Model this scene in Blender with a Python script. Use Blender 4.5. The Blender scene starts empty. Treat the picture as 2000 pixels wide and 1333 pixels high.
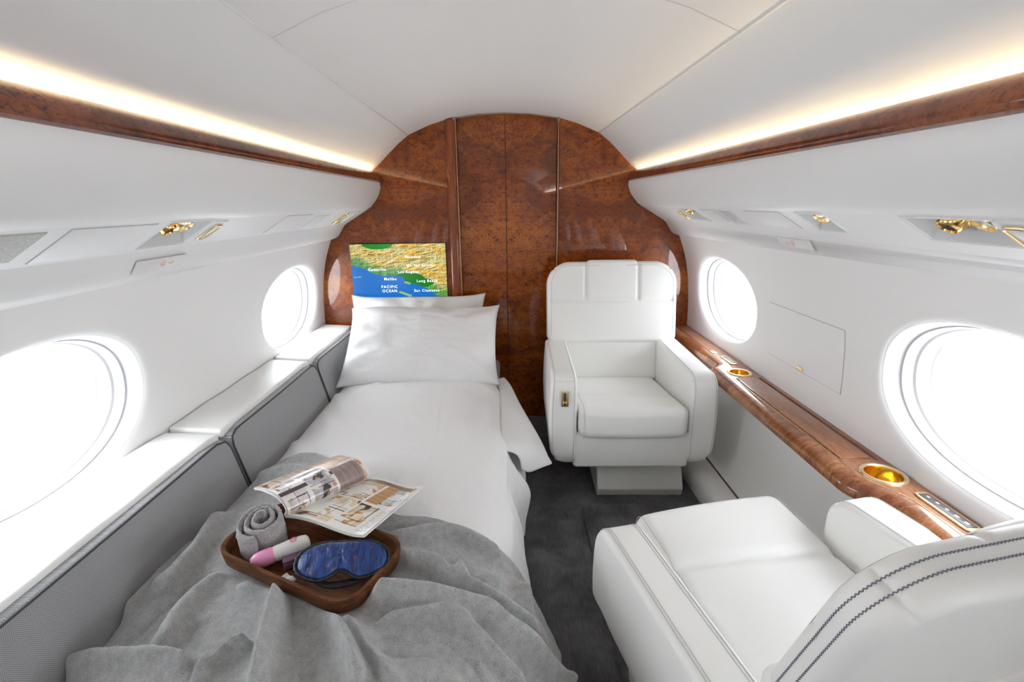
import bpy, bmesh, math, random
import numpy as np
from mathutils import Vector, Matrix
random.seed(7); np.random.seed(7)
D = bpy.data; sc = bpy.context.scene; COL = sc.collection
R = math.radians; PI = math.pi

# ---------------------------------------------------------------- camera
cd = D.cameras.new('camera'); cam = D.objects.new('camera', cd); COL.objects.link(cam)
cd.sensor_width = 36; cd.lens = 960/2000*36; cd.clip_start = .02
def cam_matrix():
    yc = np.array([(991-1000)/960, -(395-666.5)/960, -1.]); yc /= np.linalg.norm(yc)
    up = np.array([-math.sin(R(.8)), math.cos(R(.8)), 0]); zc = up-yc*up.dot(yc); zc /= np.linalg.norm(zc)
    return np.stack([np.cross(yc, zc), yc, zc])
_R = cam_matrix()
cam.matrix_world = Matrix.Translation((0, 0, 1.38)) @ Matrix(_R.tolist()).to_4x4()
sc.camera = cam
sc.view_settings.view_transform = 'Standard'; sc.view_settings.look = 'None'
sc.view_settings.exposure = 2.18; sc.view_settings.gamma = 1
try: sc.view_settings.use_curve_mapping = False
except Exception: pass
sc.cycles.use_denoising = True
sc.cycles.max_bounces = 14; sc.cycles.diffuse_bounces = 9; sc.cycles.glossy_bounces = 8
sc.cycles.transparent_max_bounces = 12; sc.cycles.transmission_bounces = 6
sc.cycles.caustics_reflective = False; sc.cycles.caustics_refractive = False
sc.cycles.sample_clamp_indirect = 6

# ---------------------------------------------------------------- sky: bright overcast white
w = D.worlds.new('sky'); sc.world = w; w.use_nodes = True
w.node_tree.nodes['Background'].inputs[0].default_value = (.91, .955, 1, 1)
w.node_tree.nodes['Background'].inputs[1].default_value = 2.35

XC = -.015
WIN = {-1: [2.565, 1.12, -.33, -1.78, -3.23], 1: [2.495, 1.035, -.41, -1.86, -3.31]}
WA = {-1: .335, 1: .345}; WZ = {-1: .86, 1: .885}; WB = .208
YB, YF = -4.0, 3.0
def area(name, loc, rot, sx, sy, power, col, portal=False):
    l = D.lights.new(name, 'AREA'); l.shape = 'RECTANGLE'; l.size = sx; l.size_y = sy; l.energy = power; l.color = col
    o = D.objects.new(name, l); COL.objects.link(o); o.location = loc; o.rotation_euler = rot
    if portal: l.cycles.is_portal = True
    return o
for s in (-1, 1):
    for y in WIN[s]:
        area('sky_portal', (XC+s*1.26, y, WZ[s]), (0, s*PI/2, 0), .44, .72, 1, (1, 1, 1), True)
    # cove strip lamps tucked in the gutter behind the wood rail
    for y0, y1 in ((-3.9, -1.0), (-.9, 1.0), (1.02, 2.95)):
        area('cove_lamp', (XC+s*.772, (y0+y1)/2, 1.522), (PI, s*R(-38), 0), .02, y1-y0, (0.55 if y1 > -.95 else 3.2)*(y1-y0), (1, .78, .44) if y1 > -.95 else (1, .95, .86))  # unseen aft run is made stronger and whiter as added fill light

# ---------------------------------------------------------------- node helpers
def mat(name, col=(.8, .8, .8), rough=.5, metal=0, coat=0, coat_rough=.05, spec=.5, sheen=0):
    m = D.materials.new(name); m.use_nodes = True
    b = m.node_tree.nodes['Principled BSDF']
    b.inputs['Base Color'].default_value = (*col, 1); b.inputs['Roughness'].default_value = rough
    b.inputs['Metallic'].default_value = metal; b.inputs['Coat Weight'].default_value = coat
    b.inputs['Coat Roughness'].default_value = coat_rough; b.inputs['Specular IOR Level'].default_value = spec
    b.inputs['Sheen Weight'].default_value = sheen
    return m
class NT:
    def __init__(s, m): s.t = m.node_tree; s.b = s.t.nodes['Principled BSDF']
    def n(s, typ, **kw):
        nd = s.t.nodes.new(typ)
        for k, v in kw.items():
            if k[0] == '_': setattr(nd, k[1:], v)
            else: nd.inputs[k.replace('_', ' ')].default_value = v
        return nd
    def l(s, a, b): s.t.links.new(a, b); return b
    def coord(s, scale=(1, 1, 1), rot=(0, 0, 0), out='Object'):
        c = s.n('ShaderNodeTexCoord'); mp = s.n('ShaderNodeMapping'); mp.inputs['Scale'].default_value = scale; mp.inputs['Rotation'].default_value = rot
        s.l(c.outputs[out], mp.inputs['Vector']); return mp.outputs[0]
    def noise(s, vec, scale, detail=4, rough=.5, dist=0):
        nd = s.n('ShaderNodeTexNoise'); nd.inputs['Scale'].default_value = scale; nd.inputs['Detail'].default_value = detail
        nd.inputs['Roughness'].default_value = rough; nd.inputs['Distortion'].default_value = dist
        s.l(vec, nd.inputs['Vector']); return nd.outputs['Fac']
    def ramp(s, fac, stops, interp='LINEAR'):
        r = s.n('ShaderNodeValToRGB'); r.color_ramp.interpolation = interp
        e = r.color_ramp.elements
        while len(e) < len(stops): e.new(.5)
        for i, (p, c) in enumerate(stops):
            e[i].position = p; e[i].color = (*c, 1) if len(c) == 3 else c
        s.l(fac, r.inputs['Fac']); return r.outputs['Color']
    def mix(s, fac, a, b, mode='MIX'):
        m = s.n('ShaderNodeMix', _data_type='RGBA', _blend_type=mode)
        for inp, v in ((m.inputs[0], fac), (m.inputs[6], a), (m.inputs[7], b)):
            if hasattr(v, 'is_linked') or isinstance(v, bpy.types.NodeSocket): s.l(v, inp)
            elif isinstance(v, (int, float)): inp.default_value = v
            else: inp.default_value = (*v, 1)
        return m.outputs[2]
    def math(s, op, a, b=None, c=None):
        m = s.n('ShaderNodeMath', _operation=op)
        for i, v in enumerate((a, b, c)):
            if v is None: continue
            if isinstance(v, bpy.types.NodeSocket): s.l(v, m.inputs[i])
            else: m.inputs[i].default_value = v
        return m.outputs[0]
    def bump(s, h, strength=.3, dist=.01):
        b = s.n('ShaderNodeBump'); b.inputs['Strength'].default_value = strength; b.inputs['Distance'].default_value = dist
        s.l(h, b.inputs['Height']); s.l(b.outputs[0], s.b.inputs['Normal'])
    def base(s, c): s.l(c, s.b.inputs['Base Color'])

M = {}
M['liner'] = mat('liner_white', (.86, .86, .86), .42)
M['ceiling'] = mat('ceiling_white', (.84, .84, .84), .6, spec=.3)
M['valance'] = mat('valance_white', (.80, .805, .81), .4)
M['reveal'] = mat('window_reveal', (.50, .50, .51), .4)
M['unit'] = mat('unit_grey', (.66, .67, .67), .45)
M['gap'] = mat('gap_grey', (.52, .52, .52), .7)
M['bead'] = mat('bead_white', (.9, .9, .88), .4)
M['gold'] = mat('polished_gold', (.96, .62, .22), .12, 1)
M['gold_cup'] = mat('cup_gold', (1.0, .68, .16), .16, 1)
M['gold_rim'] = mat('brushed_gold', (1.0, .80, .50), .25, 1)
M['black'] = mat('black', (.02, .02, .02), .35)
M['dark_metal'] = mat('dark_metal', (.10, .08, .07), .25, .6)
M['lens'] = mat('lens', (.75, .78, .78), .08)
M['steel'] = mat('bronze_strip', (.50, .27, .16), .3, .8)
M['piping'] = mat('piping_dark', (.05, .05, .055), .55)
M['thread'] = mat('thread_grey', (.50, .50, .52), .8)
M['thread_dark'] = mat('thread_dark', (.20, .20, .25), .8)
M['signpink'] = mat('sign_pink', (.85, .55, .50), .5)
M['dots'] = mat('speaker_cloth', (.52, .53, .51), .8)
n = NT(M['dots']); v = n.coord((900, 900, 900)); 
n.base(n.ramp(n.noise(n.coord(), 700, 2), [(.35, (.40, .41, .39)), (.65, (.66, .67, .65))]))
M['dots_light'] = mat('speaker_cloth_light', (.72, .73, .72), .8)

def leather(name, col, bumpk=.12):
    m = mat(name, col, .42, spec=.4); n = NT(m)
    v = n.coord()
    a = n.noise(v, 260, 3); b = n.noise(v, 9, 3)
    vo = n.n('ShaderNodeTexVoronoi', _feature='DISTANCE_TO_EDGE'); vo.inputs['Scale'].default_value = 520; n.l(v, vo.inputs['Vector'])
    h = n.math('ADD', n.math('MULTIPLY', a, .25), n.math('MULTIPLY', n.math('MINIMUM', vo.outputs['Distance'], .25), .9))
    n.bump(h, bumpk, .002)
    n.base(n.mix(n.math('MULTIPLY', b, .25), col, tuple(c*.95 for c in col)))
    return m
M['leather'] = leather('white_leather', (.85, .85, .83))
M['leather_dado'] = leather('dado_leather', (.84, .84, .82), .05)
M['leather_grey'] = leather('pedestal_leather', (.70, .70, .67), .05)

def burl(name, c0, c1, c2, dark, mirror=True, scale=1.0, coat=1.0, stretch=(1, 1, 1)):
    m = mat(name, c1, .4, coat=coat, coat_rough=.015, spec=.12); n = NT(m)
    tc = n.n('ShaderNodeTexCoord'); sx = n.n('ShaderNodeSeparateXYZ'); n.l(tc.outputs['Object'], sx.inputs[0])
    cx = n.n('ShaderNodeCombineXYZ')
    if mirror:   # book-matched veneer: the figure repeats mirrored about the leaf joints
        xx = n.math('PINGPONG', n.math('ADD', sx.outputs[0], .008), .30)
        n.l(xx, cx.inputs[0])
    else: n.l(sx.outputs[0], cx.inputs[0])
    n.l(sx.outputs[1], cx.inputs[1]); n.l(sx.outputs[2], cx.inputs[2])
    mp = n.n('ShaderNodeMapping'); mp.inputs['Scale'].default_value = stretch; n.l(cx.outputs[0], mp.inputs[0]); v = mp.outputs[0]
    big = n.noise(v, 2.6*scale, 3, .5, .8)
    mid = n.noise(v, 17*scale, 5, .62, 1.3)
    fine = n.noise(v, 62*scale, 5, .72, 1.8)
    c = n.ramp(n.math('ADD', n.math('MULTIPLY', big, .6), n.math('MULTIPLY', mid, .4)), [(.40, c0), (.5, c1), (.60, c2)])
    fl = n.ramp(fine, [(.39, (1, 1, 1)), (.50, (0, 0, 0))])
    fl2 = n.ramp(mid, [(.38, (1, 1, 1)), (.52, (0, 0, 0))])
    f = n.math('MULTIPLY', n.math('MULTIPLY', fl, n.math('ADD', n.math('MULTIPLY', fl2, .5), .65)), .95)
    n.base(n.mix(f, c, dark))
    return m
M['burl'] = burl('burl_veneer', (.18, .036, .003), (.30, .066, .004), (.42, .115, .006), (.038, .007, .002), stretch=(.8, 1, 1.25))
M['burl_post'] = burl('post_veneer', (.13, .028, .006), (.24, .05, .009), (.32, .075, .012), (.07, .014, .004), False, 1.2, stretch=(3, 3, .25))
M['rail'] = burl('rail_veneer', (.09, .018, .006), (.17, .034, .008), (.27, .065, .012), (.045, .010, .004), False, .9, stretch=(.6, .8, 1.2))
M['ledge_top'] = burl('ledge_veneer', (.27, .10, .045), (.36, .145, .065), (.44, .19, .09), (.20, .075, .035), False, 1.5, stretch=(2.5, .5, 1))
M['ledge_edge'] = burl('edge_veneer', (.19, .06, .022), (.32, .115, .04), (.46, .20, .08), (.11, .033, .014), False, 1.2, stretch=(.6, 1.6, .6))
M['tray'] = burl('acacia', (.085, .030, .012), (.155, .058, .022), (.22, .085, .032), (.05, .017, .007), False, .8, .15, stretch=(.5, 3, 5))

M['carpet'] = mat('dark_carpet', (.05, .05, .055), .95, spec=.1, sheen=.25)
n = NT(M['carpet']); v = n.coord()
f1 = n.noise(v, 7, 4, .6, .5); f2 = n.noise(v, 420, 3, .7); f3 = n.noise(n.coord((1, .12, 1)), 160, 2)
n.base(n.ramp(n.math('ADD', n.math('MULTIPLY', f1, .5), n.math('ADD', n.math('MULTIPLY', f2, .3), n.math('MULTIPLY', f3, .2))), [(.40, (.035, .034, .038)), (.60, (.15, .147, .155))]))
n.bump(f2, .8, .004)

def fabric_herring():
    m = mat('herringbone_tweed', (.3, .3, .31), .9, spec=.15, sheen=.2); n = NT(m)
    tc = n.n('ShaderNodeTexCoord'); s = n.n('ShaderNodeSeparateXYZ'); n.l(tc.outputs['UV'], s.inputs[0])
    u, v = s.outputs[0], s.outputs[1]      # metres along the sofa, metres up the cushion
    tri = n.math('PINGPONG', u, .022)
    st = n.math('SINE', n.math('MULTIPLY', n.math('ADD', v, n.math('MULTIPLY', tri, 1.3)), 2*PI/.0052))
    nz = n.noise(tc.outputs['UV'], 900, 3, .7)
    f = n.math('ADD', n.math('MULTIPLY', st, .17), nz)
    n.base(n.ramp(f, [(.30, (.17, .173, .18)), (.72, (.50, .505, .52))]))
    n.bump(f, .4, .002)
    return m
M['herring'] = fabric_herring()
M['wool'] = mat('grey_wool', (.3, .3, .3), .95, spec=.1, sheen=.5)
n = NT(M['wool']); v = n.coord(); a = n.noise(v, 500, 3, .75); b = n.noise(v, 60, 3, .6)
n.base(n.ramp(n.math('ADD', n.math('MULTIPLY', a, .7), n.math('MULTIPLY', b, .3)), [(.34, (.23, .235, .235)), (.66, (.60, .605, .605))]))
n.bump(a, .7, .003)
M['cotton'] = mat('white_cotton', (.82, .82, .825), .8, spec=.2, sheen=.1)
n = NT(M['cotton']); v = n.coord()
h = n.math('ADD', n.math('MULTIPLY', n.noise(v, 5, 3, .5, .6), 1.0), n.math('MULTIPLY', n.noise(n.coord((1, .5, 1), (0, 0, .5)), 26, 3, .5, 1.0), .22))
n.bump(h, .35, .03)
M['terry'] = mat('terry', (.5, .48, .49), .95, spec=.1, sheen=.4)
n = NT(M['terry']); a = n.noise(n.coord(), 260, 3, .8); n.base(n.ramp(a, [(.3, (.33, .31, .32)), (.65, (.66, .63, .64))])); n.bump(a, 1, .006)
M['satin'] = mat('blue_satin', (.015, .06, .26), .32, spec=.6)
n = NT(M['satin']); v = n.coord((1, 1, 1)); st = n.noise(n.coord((12, 2, 2)), 18, 4, .6, .3)
vo = n.n('ShaderNodeTexVoronoi'); vo.inputs['Scale'].default_value = 34; n.l(v, vo.inputs['Vector'])
dot = n.ramp(vo.outputs['Distance'], [(.10, (1, 1, 1)), (.17, (0, 0, 0))])
c = n.ramp(st, [(.35, (.002, .009, .05)), (.70, (.008, .065, .34))])  # navy-to-blue streaks: satin highlights painted into the colour
n.base(n.mix(n.math('MULTIPLY', dot, .55), c, (.25, .07, .05))); n.bump(st, .5, .004)
M['mask_trim'] = mat('black_trim', (.012, .012, .014), .45, spec=.5)
M['pink'] = mat('pink_cap', (.85, .33, .55), .3, coat=.3)
M['bottle'] = mat('bottle_white', (.80, .80, .79), .3, coat=.3)
M['logo'] = mat('logo_magenta', (.75, .06, .18), .4)
M['purple'] = mat('purple_plastic', (.16, .07, .13), .12, coat=.6)
M['clear'] = mat('clear_plastic', (.62, .62, .60), .12, coat=.5)
M['paper'] = mat('paper', (.82, .82, .80), .35, spec=.5)
M['pane'] = D.materials.new('window_pane'); M['pane'].use_nodes = True
t = M['pane'].node_tree; t.nodes.clear()
o_ = t.nodes.new('ShaderNodeOutputMaterial'); mx = t.nodes.new('ShaderNodeMixShader'); tr = t.nodes.new('ShaderNodeBsdfTransparent'); gl = t.nodes.new('ShaderNodeBsdfGlossy')
gl.inputs['Roughness'].default_value = .02; mx.inputs[0].default_value = .05; tr.inputs[0].default_value = (.97, .97, .97, 1)
t.links.new(tr.outputs[0], mx.inputs[1]); t.links.new(gl.outputs[0], mx.inputs[2]); t.links.new(mx.outputs[0], o_.inputs[0])
def vcol_mat(name, rough=.3, emit=0, coat=0):
    m = mat(name, (1, 1, 1), rough, coat=coat); n = NT(m)
    a = n.n('ShaderNodeVertexColor'); a.layer_name = 'print'
    if emit:
        n.b.inputs['Base Color'].default_value = (.01, .01, .01, 1)
        n.l(a.outputs[0], n.b.inputs['Emission Color']); n.b.inputs['Emission Strength'].default_value = emit
    else: n.base(a.outputs[0])
    return m
M['print'] = vcol_mat('printed_page', .25, coat=.25)
M['screen'] = vcol_mat('screen_map', .15, emit=.215)
M['maptext'] = mat('map_lettering', (.8, .8, .8), .5); NT(M['maptext']).b.inputs['Emission Color'].default_value = (.8, .88, .95, 1); NT(M['maptext']).b.inputs['Emission Strength'].default_value = .20

# ---------------------------------------------------------------- object helpers
def tag(o, label=None, cat=None, group=None, kind=None):
    if label: o['label'] = label
    if cat: o['category'] = cat
    if group: o['group'] = group
    if kind: o['kind'] = kind
    return o
def empty(name, loc=(0, 0, 0), rz=0, **kw):
    o = D.objects.new(name, None); COL.objects.link(o); o.location = loc; o.rotation_euler = (0, 0, rz); o.empty_display_size = .05
    return tag(o, **kw)
def mo(name, V, F, m, parent=None, smooth=True, uv=None, angle=None):
    me = D.meshes.new(name); me.from_pydata([tuple(map(float, p)) for p in V], [], [tuple(map(int, f)) for f in F]); me.update()
    bm = bmesh.new(); bm.from_mesh(me); bmesh.ops.recalc_face_normals(bm, faces=bm.faces); 
    if uv is not None:
        L = bm.loops.layers.uv.new('UVMap'); bm.verts.ensure_lookup_table()
        for f in bm.faces:
            for lp in f.loops: lp[L].uv = uv[lp.vert.index]
    bm.to_mesh(me); bm.free()
    if isinstance(m, (list, tuple)):
        for a in m: me.materials.append(a)
    else: me.materials.append(m)
    if smooth:
        me.polygons.foreach_set('use_smooth', [True]*len(me.polygons))
        if angle is not None:
            me.set_sharp_from_angle(angle=R(angle))
    o = D.objects.new(name, me); COL.objects.link(o)
    if parent: o.parent = parent
    return o
class MB:
    def __init__(s): s.V = []; s.F = []
    def add(s, V, F):
        k = len(s.V); s.V += [tuple(p) for p in V]; s.F += [tuple(i+k for i in f) for f in F]; return s
    def build(s, name, m, parent=None, smooth=True, angle=35, uv=None): return mo(name, s.V, s.F, m, parent, smooth, uv, angle)
def grid(nu, nv, closed_u=False):
    F = []
    for i in range(nu-(0 if closed_u else 1)):
        for j in range(nv-1):
            a = (i % nu)*nv+j; b = ((i+1) % nu)*nv+j
            F.append((a, b, b+1, a+1))
    return F
def rbox(h, r, nin=6, nr=4, deform=()):
    """rounded box of half sizes h, edge radius r, dense enough to be bent; deform = functions on the (N,3) array"""
    h = np.array(h, float); r = min(r, h.min()*.999)
    nin = (nin,)*3 if isinstance(nin, int) else nin
    ax = []
    for k in range(3):
        a = h[k]-r; t = [a+r*math.tan(PI/4*i/nr) for i in range(nr+1)]
        mid = list(np.linspace(-a, a, nin[k]+1))[1:-1]
        ax.append([-q for q in t[::-1]]+mid+t)
    idx = {}; V = []; F = []
    def vid(p):
        key = tuple(round(q, 7) for q in p)
        if key not in idx: idx[key] = len(V); V.append(p)
        return idx[key]
    for k in range(3):
        a, b = [(1, 2), (2, 0), (0, 1)][k]
        for sgn in (-1, 1):
            for i in range(len(ax[a])-1):
                for j in range(len(ax[b])-1):
                    q = []
                    for (ii, jj) in ((i, j), (i+1, j), (i+1, j+1), (i, j+1)):
                        p = [0, 0, 0]; p[k] = sgn*h[k]; p[a] = ax[a][ii]; p[b] = ax[b][jj]; q.append(vid(tuple(p)))
                    F.append(q if sgn > 0 else q[::-1])
    V = np.array(V)
    def rnd(P):
        inner = np.clip(P, -(h-r), h-r); d = P-inner; l = np.linalg.norm(d, axis=1, keepdims=True); l[l == 0] = 1
        return inner+d/l*r
    V = rnd(V)
    for f in deform: V = f(V)
    return V, F
def xf(V, loc=(0, 0, 0), rot=(0, 0, 0)):
    from mathutils import Euler
    m = np.array(Euler(rot, 'XYZ').to_matrix()); return np.array(V)@m.T+np.array(loc)
def rb(name, size, loc, r, m, parent=None, rot=(0, 0, 0), nin=2, nr=3, deform=()):
    V, F = rbox(np.array(size)/2, r, nin, nr, deform); return mo(name, xf(V, loc, rot), F, m, parent)
def round2d(ca, cb, sa, sb, a=0, b=2):
    """round the square corner beyond (ca, cb) in the a-b plane into a quarter circle"""
    def f(P):
        P = P.copy(); da = (P[:, a]-ca)*sa; db = (P[:, b]-cb)*sb
        k = (da > 0) & (db > 0); l = np.hypot(da, db); mm = np.maximum(da, db); q = np.where(k, mm/np.maximum(l, 1e-9), 1)
        P[:, a] = np.where(k, ca+sa*da*q, P[:, a]); P[:, b] = np.where(k, cb+sb*db*q, P[:, b]); return P
    return f
def tube(path, r, nseg=8, closed=False, flat=1.0, up=None):
    P = np.array(path, float); n = len(P); V = []; 
    T = np.roll(P, -1, 0)-np.roll(P, 1, 0) if closed else np.gradient(P, axis=0)
    T /= np.linalg.norm(T, axis=1, keepdims=True)+1e-12
    u = np.array(up if up is not None else (0, 0, 1.)); 
    if abs(T[0]@u) > .9: u = np.array((1., 0, 0))
    u = u-T[0]*(u@T[0]); u /= np.linalg.norm(u)
    rr = r if hasattr(r, '__len__') else [r]*n
    for i in range(n):
        u = u-T[i]*(u@T[i]); u /= np.linalg.norm(u)+1e-12; w_ = np.cross(T[i], u)
        for k in range(nseg):
            a = 2*PI*k/nseg; V.append(P[i]+rr[i]*(math.cos(a)*u*flat+math.sin(a)*w_))
    F = []
    for i in range(n if closed else n-1):
        for k in range(nseg):
            F.append((i*nseg+k, ((i+1) % n)*nseg+k, ((i+1) % n)*nseg+(k+1) % nseg, i*nseg+(k+1) % nseg))
    if not closed: F += [tuple(range(nseg))[::-1], tuple((n-1)*nseg+k for k in range(nseg))]
    return V, F
def lathe(prof, nseg=40, sx=1, sy=1):
    V = [(r*math.cos(2*PI*k/nseg)*sx, r*math.sin(2*PI*k/nseg)*sy, z) for r, z in prof for k in range(nseg)]
    F = [(i*nseg+k, i*nseg+(k+1) % nseg, (i+1)*nseg+(k+1) % nseg, (i+1)*nseg+k) for i in range(len(prof)-1) for k in range(nseg)]
    return V, F
def prism(poly, y0, y1, axis=1, bev=0):
    """poly in the other two axes (x,z for axis 1), extruded from y0 to y1; bev chamfers the y0 rim"""
    n = len(poly); P = np.array(poly, float)
    def put(P2, y): 
        return [(p[0], y, p[1]) if axis == 1 else ((y, p[0], p[1]) if axis == 0 else (p[0], p[1], y)) for p in P2]
    V = put(P, y0)+put(P, y1); F = [tuple(range(n)), tuple(range(2*n-1, n-1, -1))]+[(i, (i+1) % n, n+(i+1) % n, n+i) for i in range(n)]
    return V, F
def smooth_path(pts, n=60, closed=False):
    P = np.array(pts, float); 
    if closed: P = np.vstack([P[-1], P, P[0], P[1]])
    else: P = np.vstack([2*P[0]-P[1], P, 2*P[-1]-P[-2]])
    out = []; m = len(P)-3
    for q in np.linspace(0, m, n, endpoint=not closed):
        i = min(int(q), m-1); t = q-i; a, b, c, d = P[i:i+4]
        out.append(.5*((2*b)+(-a+c)*t+(2*a-5*b+4*c-d)*t*t+(-a+3*b-3*c+d)*t**3))
    return np.array(out)
def ss(x, a, b):
    t = np.clip((x-a)/(b-a), 0, 1); return t*t*(3-2*t)

# ================================================================ CABIN SHELL
# cross-section of the cabin (half width, height)
PR = [(0, 1.867), (.15, 1.861), (.293, 1.840), (.42, 1.803), (.542, 1.752)]
COVE = [(.542, 1.752), (.60, 1.708), (.665, 1.650), (.73, 1.588), (.79, 1.535), (.805, 1.505), (.80, 1.499), (.72, 1.499)]
VAL = [(.722, 1.503), (.722, 1.47), (.735, 1.43), (.758, 1.395), (.785, 1.364), (.815, 1.344), (.94, 1.268), (.958, 1.252), (.975, 1.225), (.992, 1.200), (1.010, 1.186), (1.046, 1.174)]
WP = [(1.30, .985), (1.174, 1.044), (1.05, 1.090), (.923, 1.117), (.78, 1.130), (.63, 1.136), (.40, 1.126), (.2, 1.09), (0, 1.02)]
_zz = np.linspace(0, 1.3, 200); _xx = np.interp(_zz, [p[0] for p in WP[::-1]], [p[1] for p in WP[::-1]])
_k = np.hanning(25); _k /= _k.sum(); _xx = np.convolve(np.pad(_xx, 12, mode='reflect', reflect_type='odd'), _k, 'valid')
def wx(z): return np.interp(z, _zz, _xx)

def warp(x, y, z):
    """the liner panels are not quite symmetrical: small measured offsets along the cabin"""
    k = max(0, 3-y); s_ = 1 if x > 0 else -1
    e = float(ss(z, 1.38, 1.50)*(1-ss(z, 1.60, 1.70)))
    z2 = z+e*(.005*k if s_ < 0 else -.008)
    if s_ > 0: z2 += .0145*k*float(1-ss(z, 1.19, 1.262))*(z > 1.16)
    x2 = x+.012*k*float(ss(z, 1.60, 1.745))
    return x2, y, z2
# floor
V, F = [], []
nx, ny = 2, 2
mo('floor', [(-1.2, YB, 0), (1.2, YB, 0), (1.2, YF+.1, 0), (-1.2, YF+.1, 0)], [(0, 1, 2, 3)], M['carpet'], smooth=False)['kind'] = 'structure'

# ceiling: centre panels with a cross joint, lit side panels
def strip(prof, y0, y1, side=None, ny=2):
    ys = np.linspace(y0, y1, ny); V = []
    for x, z in prof:
        for y in ys: V.append(warp(XC+(side or 1)*x, y, z) if z > 1.16 else (XC+(side or 1)*x, y, z))
    return V, grid(len(prof), ny)
cpro = [(-x, z) for x, z in PR[::-1]]+PR[1:]
mb = MB(); mb.add(*strip(cpro, YB, YF+.04))
ceil = mb.build('ceiling', M['ceiling']); ceil['kind'] = 'structure'
V, F = strip([(x, z-.0006) for x, z in cpro], 1.2850, 1.2868); mo('panel_joint', V, F, M['gap'], ceil)
for s in (-1, 1):
    V, F = strip(COVE, YB, YF+.04, s); mo('cove_panel', V, F, M['ceiling'], ceil)
    bead = [warp(XC+s*.541, y, 1.751) for y in np.linspace(YB, YF, 3)]
    V, F = tube(bead, .0022, 6); mo('panel_bead', V, F, M['bead'], ceil)

# service-unit valances, facet 5 -> 6 carries the units; pockets are left open in it
FA, FB = np.array(VAL[5]), np.array(VAL[6])
POCK = {-1: [(1.262, 1.447, .06, .86), (2.70, 2.84, .12, .84)],
        1: [(2.20, 2.40, .08, .66), (1.845, 1.955, .05, .70), (1.295, 1.41, .05, .64), (.836, 1.026, .05, .62)]}
def fp(s, y, t, off=0):
    """point on the unit facet: t across, off = out of the surface towards the cabin"""
    p = FA+(FB-FA)*t; d = FB-FA; nrm = np.array([-abs(d[1]), -abs(d[0])])/np.hypot(*d)
    q = p+nrm*off; return (XC+s*q[0], y, q[1])
for s in (-1, 1):
    mb = MB(); mb.add(*strip(VAL[:6]+[(.820, 1.3435)], YB, YF+.04, s)); mb.add(*strip([(.9385, 1.2705)]+VAL[6:], YB, YF+.04, s))
    pk = sorted(POCK[s]); y = YB
    def quad(y0, y1, t0, t1):
        q = max(2, int((y1-y0)/.25)+2); yy = np.linspace(y0, y1, q); mb.add([fp(s, a_, t_) for t_ in (t0, t1) for a_ in yy], grid(2, q))
    for (y0, y1, t0, t1) in pk:
        quad(y, y0, 0, 1); quad(y0, y1, 0, t0); quad(y0, y1, t1, 1); y = y1
    quad(y, YF+.04, 0, 1)
    bm = bmesh.new(); me = D.meshes.new('v')
    o = mb.build('wall_left' if s < 0 else 'wall_right', M['valance'], angle=None)
    bm.free()
    o.name = 'trim_1' if s < 0 else 'trim_2'; o['kind'] = 'structure'

# sidewalls with oval windows
def wall_patch(s, y0, y1, yc, a, zc, b, z0, z1, K=14, N=112):
    V, F = [], []; inn = []; outp = []
    for i in range(N):
        th = 2*PI*(i+.5)/N; c, sn = math.cos(th), math.sin(th)
        e = 2/2.2; ey = a*math.copysign(abs(c)**e, c); ez = b*math.copysign(abs(sn)**e, sn)
        ty = ((y1-yc) if ey > 0 else (y0-yc))/ey; tz = ((z1-zc) if ez > 0 else (z0-zc))/ez
        t = min(ty, tz); inn.append((ey, ez)); outp.append([ey*t, ez*t])
    for cy in (y0-yc, y1-yc):
        for cz in (z0-zc, z1-zc):
            i = min(range(N), key=lambda q: (outp[q][0]-cy)**2+(outp[q][1]-cz)**2); outp[i] = [cy, cz]
    for i in range(N):
        for k in range(K+1):
            q = (k/K)**1.7; ey = inn[i][0]*(1-q)+outp[i][0]*q; ez = inn[i][1]*(1-q)+outp[i][1]*q
            dd = math.hypot(ey-inn[i][0], ez-inn[i][1]); lip = .012*math.exp(-dd/.010)*(1-q)
            V.append((XC+s*(wx(zc+ez)+lip), yc+ey, zc+ez))
    for i in range(N):
        for k in range(K):
            F.append((i*(K+1)+k, ((i+1) % N)*(K+1)+k, ((i+1) % N)*(K+1)+k+1, i*(K+1)+k+1))
    return V, F
nw = 0
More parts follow.
